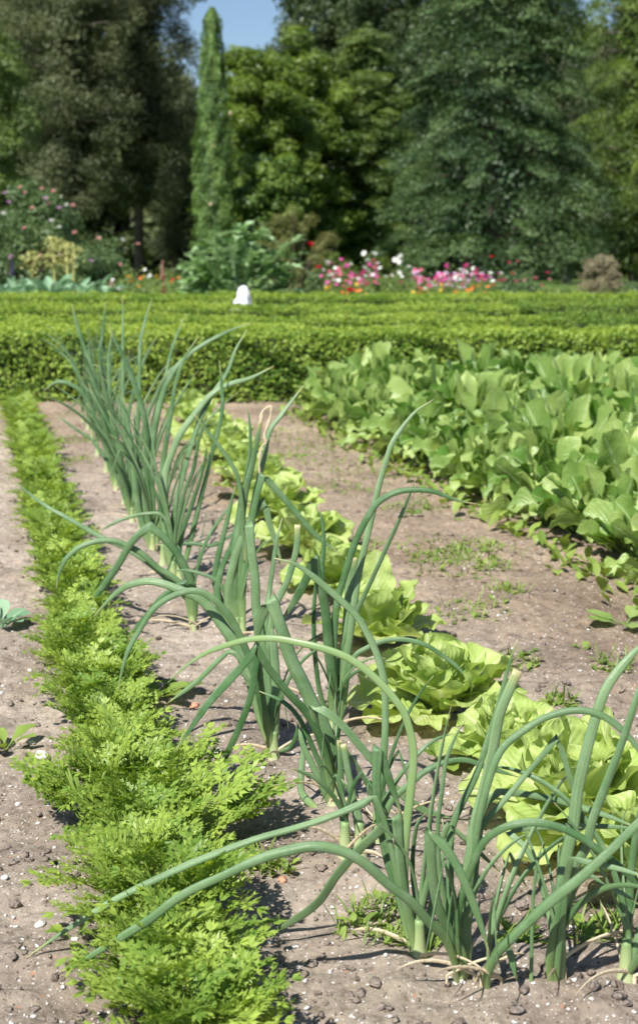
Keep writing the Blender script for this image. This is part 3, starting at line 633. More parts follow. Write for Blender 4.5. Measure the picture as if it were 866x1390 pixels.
# ------------------------------------------------------------------ carrots
def frond_mesh(mb, base, az, L, e0, e1, tint, r=rng):
    n = 16; u = np.linspace(0, 1, n + 1); e = e0 + (e1 - e0) * u ** 1.4; ds = L / n
    az_ = az + r.normal(0, .2) * u
    d = np.stack([np.cos(e) * np.cos(az_), np.cos(e) * np.sin(az_), np.sin(e)], 1)
    mid = base + np.vstack([[0, 0, 0], np.cumsum((d[1:] + d[:-1]) / 2, 0) * ds])
    tube(mb, mid, .0014 * (1.2 - u), flat=.9, tint=tint, sides=4, a0=0, a1=.25, cap=False)
    side = np.stack([-np.sin(az_), np.cos(az_), 0 * az_], 1); nor = np.cross(d, side)
    P, T, Nn, S = [], [], [], []
    npin = 6
    for k in range(npin):
        uu = .40 + .56 * k / npin
        i = int(uu * n); m = mid[i] + (mid[min(i + 1, n)] - mid[i]) * (uu * n - i)
        pl = L * (.30 * (1 - k / npin) ** .8 + .06)
        for sg in (-1, 1):
            if r.uniform() < .05: continue
            dirp = nrm(side[i] * sg * .85 + d[i] * .62 + nor[i] * r.normal(.10, .12))
            sd = nrm(np.cross(nor[i], dirp))
            nq = max(2, int(pl / .0135))
            tube(mb, np.array([m, m + dirp * pl]), np.array([.0008, .0004]), sides=3, flat=1, tint=tint, a0=.25, a1=.5, cap=False)
            for q in range(nq + 1):
                f = (q + .5) / (nq + .5); c = m + dirp * pl * f
                sl = .0165 * (1 - .4 * f) * (L / .15)
                if q == nq:
                    for a in (-.5, 0, .5): P.append(c); T.append(dirp * math.cos(a) + sd * math.sin(a)); Nn.append(nor[i]); S.append(sl)
                else:
                    for s2 in (-1, 1):
                        for a in ((.45, .85, 1.25) if f < .6 else (.5, 1.0)):
                            P.append(c); T.append(dirp * math.cos(a) + sd * s2 * math.sin(a)); Nn.append(nor[i]); S.append(sl * (1.1 if a < .6 else .85))
    i = n
    for a in (-.7, -.3, 0, .3, .7): P.append(mid[i]); T.append(d[i] * math.cos(a) + side[i] * math.sin(a)); Nn.append(nor[i]); S.append(.016)
    P, T, Nn, S = map(np.array, (P, T, Nn, S)); k = len(P)
    T = nrm(T + r.normal(0, .14, T.shape)); Nn = nrm(Nn + r.normal(0, .28, T.shape)); B = nrm(np.cross(Nn, T)); s = S[:, None]
    w = .19
    v = np.stack([P, P + T * s * .45 + B * s * w, P + T * s * 1.05 + Nn * s * -.08, P + T * s * .45 - B * s * w], 1)
    c = np.zeros((k, 4, 3)); c[:, :, 0] = np.clip(tint + r.normal(0, .2, k), 0, 1)[:, None]; c[:, :, 1] = .8; c[:, :, 2] = .2
    mb.add(v.reshape(-1, 3), np.arange(k * 4).reshape(k, 4), c.reshape(-1, 3))

cvar = []
for k in range(9):
    mb = MB()
    for q in range(10):
        az = q * 2.4 + rng.uniform(-.4, .4); inner = q < 4
        frond_mesh(mb, np.array([math.cos(az), math.sin(az), 0]) * .006 * (q / 6), az, rng.uniform(.10, .145), R(rng.uniform(74, 89) if inner else rng.uniform(56, 78)), R(rng.uniform(5, 50) if inner else rng.uniform(-20, 25)), rng.uniform(.15, .95))
    cvar.append(mb.mesh('carrot_foliage', M['carrot'], smooth=False))
mbc = MB(); rock(mbc, (0, 0, -.004), (.008, .008, .011))
crown_me = mbc.mesh('carrot_shoulder', M['neck'])
p1 = gnd(205, 1150, .07); p0 = gnd(34, 575, .07)
dirc = (p0 - p1) / (p0[1] - p1[1])
y = 1.30; i = 0
while y < 7.75:
    c = p1 + dirc * (y - p1[1])
    for lane in (-1, 1):
        x = c[0] + lane * rng.uniform(.006, .042); yy = y + rng.uniform(-.02, .02)
        s = rng.uniform(.76, 1.04) * (1.0 if y < 3 else .95)
        lab, grp = 'feathery bright green carrot plant in the dense row on the left', 'carrot plants in the row'
        root = thing('carrot_plant', lab, 'carrot plant', (x, yy, zat(x, yy)), rng.uniform(0, 6.28), grp)
        root.scale = (s, s, s * rng.uniform(.9, 1.15))
        link('foliage', cvar[i % len(cvar)], root); link('root_top', crown_me, root)
        i += 1
    y += .058 if y < 3.5 else .08
# a few fronds that stick out of the row
for px, py, az, L, lab in ((120, 1130, 2.9, .18, 'carrot plant with a long frond sticking out left over the soil'), (255, 1150, .35, .20, 'carrot plant with a frond stretching right towards the onions'),
                           (225, 1070, .5, .15, 'carrot plant with short dark fronds at the right edge of the row'), (170, 1240, 3.5, .15, 'carrot plant with crowded pale stalks showing at the front')):
    b = gnd(px, py); b[2] = zat(b[0], b[1]); root = thing('carrot_plant', lab, 'carrot plant', b, 0, 'carrot plants in the row')
    mb = MB()
    for q in range(4): frond_mesh(mb, np.zeros(3), az + rng.normal(0, .3), L * rng.uniform(.6, 1.05), R(rng.uniform(40, 75)), R(rng.uniform(-10, 20)), rng.uniform(.2, .8))
    link('foliage', mb.mesh('foliage', M['carrot'], smooth=False), root)
    mb = MB()
    for q in range(9):
        a = rng.uniform(0, 6.28); tube(mb, np.array([[0, 0, 0], [math.cos(a) * .012, math.sin(a) * .012, .05], [math.cos(a) * .03, math.sin(a) * .03, .10]]), np.array([.0022, .0018, .0012]), tint=.6, sides=5, a0=0, a1=.2)
    link('stalks', mb.mesh('stalks', M['carrot']), root)

# ------------------------------------------------------------------ lettuces
def p_lettuce(t): return np.where(t < .58, .30 + .70 * np.sin(np.clip(t / .58, 0, 1) * math.pi / 2), np.sqrt(np.clip(1 - ((t - .58) / .425) ** 2, 0, 1)))
def p_spinach(t): return np.where(t < .3, (np.clip(t, 0, 1) / .3) ** .6, np.sqrt(np.clip(1 - ((t - .3) / .7) ** 2.2, 0, 1)))
def p_seed(t): return np.sin(np.clip(t, 0, 1) * math.pi) ** .6
def lettuce_mesh(seed, size=1.0, n=23):
    rr = random.Random(seed); mb = MB()
    for k in range(n):
        f = k / n   # 0 = outer
        az = k * 2.399 + rr.uniform(-.3, .3)
        L = size * (.165 - .045 * f) * rr.uniform(.82, 1.12); W = L * rr.uniform(.62, .85)
        e0 = R(22 + 55 * f + rr.uniform(-8, 8)); e1 = R(-8 + 100 * f + rr.uniform(-28, 22))
        blade_leaf(mb, (math.cos(az) * .018 * (1 - f), math.sin(az) * .018 * (1 - f), .008 + .02 * f), az, L, W, e0, e1, p_lettuce, nu=26, nv=16, cup=.2 + .5 * f, ruff=.0078 * size, rf=rr.uniform(5, 9), pet=.02, tint=rr.uniform(.15, .6) + .35 * f, r=rr, lobes=.07, twist=rr.uniform(-.6, .6))
    return mb
lv = [lettuce_mesh(40 + k).mesh('lettuce_foliage', M['lettuce']) for k in range(5)]
LET = [((785, 1122), .98, 'big front lettuce with broad upright pale leaves behind the onions'), ((690, 1040), .74, 'small lettuce tucked behind the snapped onion leaf'),
       ((600, 972), .96, 'curly crowded lettuce with flat lower leaves spread left'), ((512, 874), .92, 'lettuce with tall leaf standing above its ruffled heart, behind the curly crowded one'),
       ((455, 806), .95, None), ((415, 752), 1.0, None), ((382, 708), 1.05, None), ((354, 674), 1.05, None), ((330, 646), 1.05, None), ((308, 622), 1.05, None), ((292, 605), 1.15, None), ((272, 586), 1.1, None), ((256, 571), 1.1, None), ((905, 1215), .9, 'lettuce just inside the lower right edge with leaves poking in')]
n_ = 4
def copy_tree(o, parent=None):
    c = o.copy(); COL.objects.link(c)
    if parent is not None: c.parent = parent
    for ch in [q for q in o.children]: copy_tree(ch, c)
    return c
def part_leaf(me_fn, mat, name, root, **k): 
    mb = MB(); me_fn(mb); return link(name, mb.mesh(name, mat), root, **k)
for i, ((px, py), s, lab) in enumerate(LET):
    b = gnd(px, py); b[2] = zat(b[0], b[1])
    if lab is None:
        lab = '%s pale green lettuce counting from the front of the row' % ORD[n_]; n_ += 1
    root = thing('lettuce', lab, 'lettuce', b, rng.uniform(0, 6.28), 'lettuces in a row beside the onions'); root.scale = (s, s, s * (1.0 if i else 1.05))
    link('rosette', lv[i % 5], root)
    if i in (0, 3, 2, 1):
        # tall and trailing outer leaves that single this head out
        mb = MB(); rr = random.Random(90 + i)
        spec = {0: [(2.9, .165, .12, 80, 86), (.25, .17, .13, 72, 80), (1.6, .155, .12, 80, 92), (3.9, .19, .10, 8, -8), (5.4, .16, .10, 6, -6)], 1: [(1.2, .17, .15, 60, 80), (2.6, .16, .13, 60, 70)],
                2: [(3.3, .21, .14, 10, -2), (3.8, .19, .12, 6, -4), (.6, .18, .12, 38, 20), (2.6, .15, .12, 62, 88)], 3: [(1.2, .22, .10, 82, 90), (.3, .17, .12, 55, 60)]}[i]
        for az, L, W, a, c_ in spec:
            blade_leaf(mb, (math.cos(az) * .02, math.sin(az) * .02, .01), az - root.rotation_euler[2], L, W, R(a), R(c_), p_lettuce, nu=20, nv=12, cup=.22, ruff=.008, rf=9, pet=.02, tint=rr.uniform(.5, .9), r=rr, lobes=.06, twist=rr.uniform(-.2, .2))
        link('outer_leaves', mb.mesh('outer_leaves', M['lettuce']), root)

# ------------------------------------------------------------------ spinach bed
def spinach_mesh(seed, size=.80, n=31):
    rr = random.Random(seed); mb = MB()
    for k in range(n):
        f = k / n; az = k * 2.399 + rr.uniform(-.4, .4)
        L = size * (.37 - .04 * f) * rr.uniform(.6, 1.1); W = L * rr.uniform(.22, .35)
        e0 = R(46 + 42 * f + rr.uniform(-10, 8)); e1 = R(-15 + 65 * f + rr.uniform(-45, 35))
        blade_leaf(mb, (math.cos(az) * .012, math.sin(az) * .012, 0), az, L, W, e0, e1, p_spinach, nu=18, nv=10, cup=rr.uniform(.1, .6), ruff=.014 * size, rf=rr.uniform(4, 9), pet=rr.uniform(.36, .5), tint=rr.uniform(.0, 1.), r=rr, twist=rr.uniform(-1.4, 1.4), lobes=.045)
    return mb
sv = [spinach_mesh(140 + k).mesh('spinach_foliage', M['spinach']) for k in range(7)]
va = gnd(866, 812); vb = gnd(405, 568)
rd = (vb - va) / np.linalg.norm(vb - va); pr = np.array([rd[1], -rd[0], 0])
first = None
for row in range(7):
    t = -2.2
    while t < 5.2:
        p = va + rd * t + pr * (.17 + row * .27) + np.array([rng.normal(0, .025), rng.normal(0, .025), 0]); t += .15
        if p[1] > 7.45 or p[1] < 2.8 or p[0] > .29 * p[1] + .15: continue
        s = rng.uniform(.85, 1.15) * (.78 if row == 0 else 1.0)
        edge = row == 0
        root = thing('spinach_plant', 'leafy spinach plant in the row bordering the bare path' if edge else 'leafy spinach plant crowded inside the green bed on the right', 'spinach plant', (p[0], p[1], zat(p[0], p[1])), rng.uniform(0, 6.28), 'spinach plants along the path' if edge else 'spinach plants inside the bed')
        root.scale = (s, s, s * rng.uniform(1.05, 1.5)); link('foliage', sv[rng.integers(7)], root)

# ------------------------------------------------------------------ weeds and seedlings
def seedling(px, py, n, L, W, lab, e=(10, 50), mat='weed', name='weed_seedling', prof=p_seed, azr=None, cat='weed', grp=None, pet=.3, cup=.2, ruff=.002, loc=None):
    b = gnd(px, py) if loc is None else np.array(loc); b[2] = zat(b[0], b[1])
    mb = MB()
    for k in range(n):
        az = k * 2.4 + rng.uniform(-.4, .4) if azr is None else azr[k % len(azr)]
        blade_leaf(mb, (0, 0, 0), az, L * rng.uniform(.7, 1.1), W * rng.uniform(.8, 1.1), R(rng.uniform(*e)), R(rng.uniform(-10, 15)), prof, nu=8, nv=4, cup=cup, ruff=ruff, rf=6, pet=pet, tint=rng.uniform(.2, .9), r=random)
    o = link(name, mb.mesh(name, M[mat]), None, b); tag(o, lab, cat, grp); return o
seedling(8, 1012, 5, .075, .032, 'broad-leaved seedling standing on the soil at the left edge', e=(40, 75))
seedling(4, 850, 7, .10, .05, 'grey-green broad-leaved weed at the left edge behind the carrots', e=(25, 60), mat='blue_leaf')
seedling(212, 945, 6, .075, .045, 'round-leaved weed between the carrots and the arching onion', e=(20, 50))
seedling(245, 938, 4, .05, .035, 'smaller round-leaved weed touching the onion leaf beside carrots', e=(15, 40))
seedling(600, 1045, 6, .055, .034, 'round-leaved weed under the lower leaves of the curly lettuce', e=(15, 60))
seedling(850, 845, 5, .12, .05, 'pale toothed weed leaf lying on the path near spinach', e=(5, 20), mat='spinach')
seedling(790, 880, 5, .03, .016, 'tiny weed seedling alone on the path below the spinach')
seedling(560, 705, 5, .05, .03, 'small round seedling at the foot of the spinach row', mat='spinach')
seedling(408, 620, 6, .05, .03, 'seedling on the path between far lettuces and spinach', mat='spinach')
seedling(100, 1290, 5, .04, .012, 'small ferny seedling on soil at the lower left', mat='carrot')
seedling(850, 1070, 5, .04, .02, 'small grey-green seedling beside the big front lettuce', mat='blue_leaf')
# small rounded leaves along the spinach row's foot
mb = MB()
for k in range(420):
    t = rng.uniform(-.3, 4.6); p = va + rd * t + pr * rng.normal(.02, .05)
    if p[1] > 7.6: continue
    az = rng.uniform(0, 6.28); blade_leaf(mb, (p[0], p[1], zat(p[0], p[1])), az, rng.uniform(.03, .085), rng.uniform(.02, .035), R(rng.uniform(20, 85)), R(rng.uniform(-10, 60)), p_seed, nu=5, nv=2, cup=.2, pet=.25, tint=rng.uniform(.3, 1))
tag(link('ground_cover', mb.mesh('ground_cover', M['weed'])), 'low small-leaved weeds fringing the foot of the spinach row', None, kind='stuff')
# grassy weed patches on the path
mb = MB()
spots = [(440, 590, .3), (400, 625, .25), (470, 660, .2), (620, 770, .14), (430, 610, .25), (600, 745, .16), (660, 750, .13), (500, 640, .22), (480, 740, .1), (640, 830, .10), (700, 900, .05), (560, 690, .12), (560, 1285, .04), (500, 1268, .05), (520, 1240, .04), (700, 1275, .03), (805, 1275, .04), (100, 600, .1), (95, 630, .1), (370, 1180, .03), (340, 590, .3), (830, 910, .04), (760, 960, .03), (820, 1010, .03), (240, 620, .1), (655, 765, .1), (590, 750, .1), (730, 700, .1), (690, 800, .05)]
for px, py, rad in spots:
    c = gnd(px, py)
    for k in range(int(60 + 500 * rad)):
        a, q = rng.uniform(0, 6.28), rad * math.sqrt(rng.uniform()); x, y_ = c[0] + math.cos(a) * q, c[1] + math.sin(a) * q
        L = rng.uniform(.012, .05); az = rng.uniform(0, 6.28)
        if rng.uniform() < .45: blade_leaf(mb, (x, y_, zat(x, y_)), az, L * 1.1, .0028, R(rng.uniform(40, 85)), R(rng.uniform(0, 60)), p_seed, nu=4, nv=1, pet=0, tint=rng.uniform(.1, .9))
        else: blade_leaf(mb, (x, y_, zat(x, y_)), az, L * .6, L * .25, R(rng.uniform(10, 60)), R(rng.uniform(-10, 20)), p_seed, nu=4, nv=2, pet=.2, tint=rng.uniform(.2, 1))
tag(link('small_weeds', mb.mesh('small_weeds', M['weed'])), 'sparse tiny weeds and grass scattered on the bare soil paths', None, kind='stuff')

# ------------------------------------------------------------------ box hedges
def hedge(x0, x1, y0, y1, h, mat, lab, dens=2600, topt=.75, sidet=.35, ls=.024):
    root = thing('box_hedge', lab, 'hedge', ((x0 + x1) / 2, y0, 0)); off = np.array([(x0 + x1) / 2, y0, 0])
    mb = MB(); prism(mb, x0 + .06, x1 - .06, y0 + .07, y1 - .07, -.02, h - .07); shift(mb, off)
    link('twigs', mb.mesh('twigs', M['twig']), root)
    mb = MB()
    def face(n, gen, nor, tint):
        P = gen(n)
        lump = fbm(P[:, 0] + 50 + P[:, 2] * 2, P[:, 1] + 50 + P[:, 2], [.5, .16], [.025, .03], 11)
        P = P + np.array(nor)[None] * (lump[:, None] - np.abs(rng.normal(0, .028, n))[:, None])
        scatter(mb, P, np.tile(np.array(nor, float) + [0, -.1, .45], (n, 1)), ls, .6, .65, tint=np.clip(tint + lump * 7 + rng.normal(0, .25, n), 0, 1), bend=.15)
    W, D = x1 - x0, y1 - y0; U = rng.uniform
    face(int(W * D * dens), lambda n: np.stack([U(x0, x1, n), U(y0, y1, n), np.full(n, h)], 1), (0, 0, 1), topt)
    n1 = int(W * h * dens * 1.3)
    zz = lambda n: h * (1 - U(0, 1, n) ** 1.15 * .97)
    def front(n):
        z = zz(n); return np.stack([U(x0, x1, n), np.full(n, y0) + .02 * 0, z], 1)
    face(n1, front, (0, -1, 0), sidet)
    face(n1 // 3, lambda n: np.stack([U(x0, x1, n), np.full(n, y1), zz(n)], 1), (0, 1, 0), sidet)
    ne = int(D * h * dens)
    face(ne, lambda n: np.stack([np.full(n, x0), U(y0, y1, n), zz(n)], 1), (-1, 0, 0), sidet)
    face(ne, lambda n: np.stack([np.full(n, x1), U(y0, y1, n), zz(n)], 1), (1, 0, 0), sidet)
    shift(mb, off); link('foliage', mb.mesh('foliage', M[mat], smooth=False), root)
xp = lambda px, Y: (px - 433) / 1829 * Y
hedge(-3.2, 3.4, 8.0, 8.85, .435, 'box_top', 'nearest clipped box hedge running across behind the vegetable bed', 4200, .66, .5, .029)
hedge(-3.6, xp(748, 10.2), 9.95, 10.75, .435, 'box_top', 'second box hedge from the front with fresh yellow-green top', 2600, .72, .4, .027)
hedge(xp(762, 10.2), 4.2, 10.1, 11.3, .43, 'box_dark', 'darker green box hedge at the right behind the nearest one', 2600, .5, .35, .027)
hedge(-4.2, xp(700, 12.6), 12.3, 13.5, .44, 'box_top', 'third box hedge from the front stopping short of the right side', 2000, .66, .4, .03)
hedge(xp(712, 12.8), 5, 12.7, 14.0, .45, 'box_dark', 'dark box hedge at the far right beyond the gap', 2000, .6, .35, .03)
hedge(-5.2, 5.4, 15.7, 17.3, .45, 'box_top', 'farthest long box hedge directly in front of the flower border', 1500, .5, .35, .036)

# white cloth on a cane
b = aty(328, 420, 14.4); root = thing('cloth_marker', 'small white cloth bag tied over a cane among the box hedges', 'cloth bag', (b[0], 14.4, 0))
mb = MB(); tube(mb, np.array([[0, 0, 0], [0, 0, .3], [0, 0, .56]]), np.array([.008, .008, .007]), flat=1, tint=.5); link('cane', mb.mesh('cane', M['stick']), root)
mb = MB(); n, s = 14, 28
zt = np.linspace(0, 1, n); rr_ = np.interp(zt, [0, .15, .45, .7, .82, .93, 1], [.105, .112, .085, .055, .048, .05, .012])
V = []
for z, r_ in zip(zt, rr_):
    a = np.arange(s) / s * 2 * np.pi
    q = r_ * (1 + .13 * np.sin(a * 5 + z * 3) * (1 - z * .5) + .06 * np.sin(a * 11 + z * 9))
    V.append(np.stack([np.cos(a) * q - .02 * z * 0, np.sin(a) * q, np.full(s, .325 + z * .27)], 1))
V = np.concatenate(V); i_ = np.arange(n - 1)[:, None] * s; j_ = np.arange(s)[None]; j2_ = (j_ + 1) % s
V[:, 0] += .035 * np.sin((V[:, 2] - .325) * 9) - .012; V += .010 * np.stack([np.sin(V[:, 2] * 47 + V[:, 0] * 31), np.sin(V[:, 0] * 53 + 1), np.sin(V[:, 0] * 37 + V[:, 2] * 20)], 1)
mb.add(V, np.stack([i_ + j_, i_ + j2_, i_ + s + j2_, i_ + s + j_], -1).reshape(-1, 4), (.5, .5, .5))
link('bag', mb.mesh('bag', M['cloth']), root)

# ------------------------------------------------------------------ trees
def rotz(v, a):
    c, s = math.cos(a), math.sin(a); return np.stack([v[..., 0] * c - v[..., 1] * s, v[..., 0] * s + v[..., 1] * c, v[..., 2]], -1)
def blob(mb, c, rad, az, tilt, n, ls, asp, tint, up=.7, jit=.6, hollow=.5, tdir=None, droop=0):
    d = nrm(rng.normal(0, 1, (n, 3))); q = rng.uniform(0, 1, n) ** (1 / 3 * hollow + .05)
    L = d * q[:, None] * np.asarray(rad)
    # uneven outline
    L *= (1 + .25 * np.sin(d[:, 0] * 5 + c[0] * 3) * np.cos(d[:, 2] * 4 + c[2] * 5))[:, None]
    L[:, 2] -= droop * (L[:, 0] / max(rad[0], .01)).clip(0) ** 2
    ct, st = math.cos(tilt), math.sin(tilt)
    L = np.stack([L[:, 0] * ct + L[:, 2] * st, L[:, 1], -L[:, 0] * st + L[:, 2] * ct], 1)
    N_ = d.copy(); N_[:, 2] += up
    L = rotz(L, az); N_ = rotz(N_, az)
    td = None if tdir is None else np.tile(rotz(np.array(tdir, float), az), (n, 1))
    scatter(mb, L + c, N_, ls, asp, jit, tint=np.full(n, tint), tdir=td)
def limbs(mb, P, rad):
    tube(mb, catmull(np.array(P), .35), np.linspace(rad[0], rad[1], len(catmull(np.array(P), .35))), flat=1., tint=.5, sides=7)
def tree(px, D, lab, cat, mat, prof, nb, rad, n, ls, asp=.45, kind='round', trunk=(.16, .05), zt=None, grp=None, name='tree', tilt=0., shell=.55, up=.7, lean=0, base_px=None):
    """prof: list of (z, radius) of the crown's outline"""
    x = xp(px, D); root = thing(name, lab, cat, (x, D, 0), 0, grp)
    zs = np.array([p[0] for p in prof]); rs = np.array([p[1] for p in prof])
    top = zs.max() if zt is None else zt
    tm, cm = MB(), MB()
    limbs(tm, [(0, 0, -.1), (lean * .3, 0, top * .35), (lean * .7, .0, top * .7), (lean, 0, top * .96)], trunk)
    zz = rng.uniform(zs.min(), zs.max(), nb * 3); keep = rng.uniform(0, 1, nb * 3) < (np.interp(zz, zs, rs) / rs.max()) ** 1.0 + .08
    zz = zz[keep][:nb]
    for k, z in enumerate(zz):
        R_ = np.interp(z, zs, rs); az = rng.uniform(0, 6.28)
        q = R_ * (shell + (1 - shell) * rng.uniform() ** .6) * rng.uniform(.9, 1.06)
        lx = lean * z / top
        c = np.array([math.cos(az) * q + lx, math.sin(az) * q, z])
        t_ = rng.uniform(.1, .9)
        if kind == 'round':
            s = rng.uniform(.7, 1.3); blob(cm, c, (rad * s, rad * s, rad * s * .7), az, 0, n, ls, asp, t_, up=up)
        elif kind == 'layer':
            s = rng.uniform(.55, 1.5); az += rng.normal(0, .3); blob(cm, c - np.array([math.cos(az), math.sin(az), 0]) * rad * .3, (rad * s * 1.15, rad * s * .9, rad * s * rng.uniform(.2, .36)), az, tilt + rng.normal(0, .2), n, ls, asp, t_, up=up, tdir=(1, 0, -.25), droop=rad * .35)
        if k % 3 == 0: limbs(tm, [(lx, 0, z - .35 * (q / 2 + .2)), (lx + math.cos(az) * q * .4, math.sin(az) * q * .4, z - .15), (lx + math.cos(az) * q * .72, math.sin(az) * q * .72, z - .12)], (trunk[0] * .24, .010))
    # inner mass of foliage round the trunk
    ni = int(nb * n * .12); z = rng.uniform(zs.min(), zs.max(), ni); R_ = np.interp(z, zs, rs) * shell * 1.0
    a = rng.uniform(0, 6.28, ni); q = R_ * np.sqrt(rng.uniform(0, 1, ni))
    scatter(cm, np.stack([np.cos(a) * q + lean * z / top, np.sin(a) * q, z], 1), np.stack([np.cos(a), np.sin(a), a * 0 + .5], 1), ls * 1.6, .6, .7, tint=np.full(ni, .2))
    link('trunk', tm.mesh('trunk', M['bark']), root); link('crown', cm.mesh('crown', M[mat], smooth=False), root)
    return root

tree(-8, 33, 'feathery light green tree at the left edge in front of the pines', 'tree', 'feather', [(1.2, 1.0), (2.5, 1.25), (4.2, 1.3), (5.6, 1.0), (6.6, .3)], 70, .42, 260, .11, .3, 'layer', (.12, .04), tilt=.5)
for px, D, lab, pr_, s_, ln in ((98, 40, 'tall dark pine with a straight trunk, second from the left edge', [(2.2, .7), (3.2, 1.4), (5, 1.9), (8, 2.0), (11, 1.5), (13.5, .4)], 150, .2),
                            (188, 42, 'dark pine with a pinkish lower trunk beside the cypress', [(2.6, .8), (3.6, 1.6), (6, 1.9), (9, 1.75), (11, 1.2), (12, .5)], 150, .3),
                            (12, 45, 'dark pine farthest left behind the feathery tree', [(3.0, .8), (5, 2.0), (8, 2.3), (12, 1.7), (14, .4)], 140, 0),
                            (238, 47, 'dark pine standing just left of the cypress', [(1.0, .8), (3, 1.1), (5.2, 1.0), (6.6, .7), (7.5, .3)], 80, 0)):
    tree(px, D, lab, 'pine tree', 'pine', pr_, s_, .52, 420, .12, .22, 'round', (.17, .05), name='pine_tree', shell=.35, lean=ln, grp='pines behind the garden')
# cypress
root = thing('cypress_tree', 'slim columnar cypress rising to a point against the sky', 'cypress', (xp(292, 36), 36, 0))
tm, cm = MB(), MB(); limbs(tm, [(0, 0, -.1), (0, 0, 3), (0, 0, 6.9)], (.09, .02))
n = 30000; z = .35 + (6.98) * rng.uniform(0, 1, n) ** 1.15
rp = np.interp(z, [.3, 1.2, 2.6, 4.2, 5.4, 6.4, 7.05, 7.35], [.46, .55, .55, .46, .35, .27, .22, .05])
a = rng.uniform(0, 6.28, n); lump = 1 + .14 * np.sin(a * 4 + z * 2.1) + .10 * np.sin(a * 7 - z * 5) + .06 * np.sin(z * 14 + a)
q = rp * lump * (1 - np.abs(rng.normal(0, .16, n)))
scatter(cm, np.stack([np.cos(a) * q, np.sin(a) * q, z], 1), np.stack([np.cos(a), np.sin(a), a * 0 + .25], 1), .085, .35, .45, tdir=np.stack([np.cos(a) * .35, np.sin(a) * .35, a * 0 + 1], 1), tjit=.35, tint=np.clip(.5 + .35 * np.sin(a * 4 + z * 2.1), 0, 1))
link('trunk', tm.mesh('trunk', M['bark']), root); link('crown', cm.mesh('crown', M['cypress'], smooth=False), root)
for px, py in ((313, 155), (289, 197), (286, 277)):
    mb = MB(); scatter(mb, rng.normal(0, .018, (60, 3)), rng.normal(0, 1, (60, 3)), .055, .6)
    p = aty(px, py, 35.45); o = link('dead_sprig', mb.mesh('dead_sprig', M['dry']), root, (p[0] - root.location[0], p[1] - 36, p[2])); o['label'] = 'small rusty dead sprig on the cypress'

tree(345, 41, 'bright yellow-green leafy tree right of the cypress', 'tree', 'lime', [(.8, 1.4), (2.5, 1.7), (4.5, 1.9), (5.8, 1.5), (6.6, 1.0), (7.0, .4)], 150, .42, 330, .12, .55, 'round', (.13, .04), shell=.5)
tree(408, 43, 'rounded bright green tree between the cypress and the darker tree', 'tree', 'lime', [(.8, 1.3), (2.5, 1.6), (4.5, 1.7), (6.0, 1.4), (7.2, .9), (7.9, .3)], 130, .45, 330, .12, .5, 'round', (.14, .04), shell=.5)
tree(358, 37.5, 'glossy dark evergreen bush with bright leaf clusters right of the cypress', 'evergreen bush', 'laurel', [(.5, .9), (1.5, 1.05), (2.8, .95), (3.7, .5)], 60, .32, 220, .14, .5, 'round', (.07, .03), name='evergreen_bush', shell=.5)
tree(455, 60, 'tall distant tree with open branches at the top centre', 'tree', 'far', [(3, 2), (7, 3.0), (10, 3.3), (12.5, 2.7), (15, 1.4), (16, .5)], 170, .7, 300, .17, .5, 'round', (.24, .06), shell=.3)
tree(560, 56, 'second tall distant tree behind the big conifer', 'tree', 'far', [(3, 2), (7, 3), (10, 3.1), (13, 2.7), (16, 1.5)], 140, .7, 300, .17, .5, 'round', (.24, .06), shell=.3)
tree(497, 44, 'mid green tree standing left of the big blue-green conifer', 'tree', 'mid', [(.6, 1.3), (2.5, 1.7), (4.5, 1.8), (6.4, 1.3), (7.6, .8), (8.3, .25)], 170, .42, 340, .11, .4, 'layer', (.14, .04), shell=.45, tilt=.25)
tree(668, 33, 'huge blue-green conifer with layered clumps filling the right centre', 'conifer', 'cedar', [(.5, 2.5), (1.6, 2.85), (3.0, 2.6), (5.0, 2.2), (7.2, 1.85), (9.5, 1.1), (11, .2)], 300, .52, 430, .085, .32, 'layer', (.24, .06), shell=.7, name='conifer', tilt=.38, up=1.0)
tree(862, 38, 'yellowish conifer with drooping boughs at the right edge', 'conifer', 'deodar', [(.6, 2.3), (2.5, 2.2), (5, 2.1), (7.5, 2.0), (9.5, 1.7), (12, .6)], 210, .48, 330, .10, .25, 'layer', (.18, .05), shell=.35, name='conifer', tilt=.55)
tree(960, 36, 'yellowish conifer just beyond the right edge with boughs reaching in', 'conifer', 'deodar', [(.6, 2.4), (3, 2.4), (6, 2.2), (9, 1.7), (12, .6)], 150, .5, 330, .11, .25, 'layer', (.18, .05), shell=.35, name='conifer', tilt=.5)
tree(770, 52, 'dark evergreen tree showing behind the two conifers', 'tree', 'pine', [(1, 1.6), (4, 1.9), (7, 1.8), (8.7, .9)], 110, .5, 330, .13, .3, 'round', (.2, .05), shell=.4, name='evergreen_tree')
# woodland mass behind
mb = MB(); nb = 1800
for k in range(nb):
    x = rng.uniform(-19, 19); D = rng.uniform(64, 76); px = x / D * 1829 + 433
    topz = np.interp(px, [-900, 0, 200, 250, 262, 375, 400, 700, 770, 800, 866, 1800], [14, 15, 13, 9, 8.2, 8.2, 12, 14, 12.5, 12.3, 14, 14])
    z = rng.uniform(.02, 1) * topz
    s = rng.uniform(.8, 1.3); blob(mb, np.array([x, D, max(z - .6, .2)]), (1.25 * s, 1.25 * s, .85 * s), rng.uniform(0, 6), 0, 150, .38, .6, rng.uniform(0, 1))
tag(link('woodland', mb.mesh('woodland', M['wood'], smooth=False)), 'dark far-off wood closing the gaps between the garden trees', None, kind='stuff')

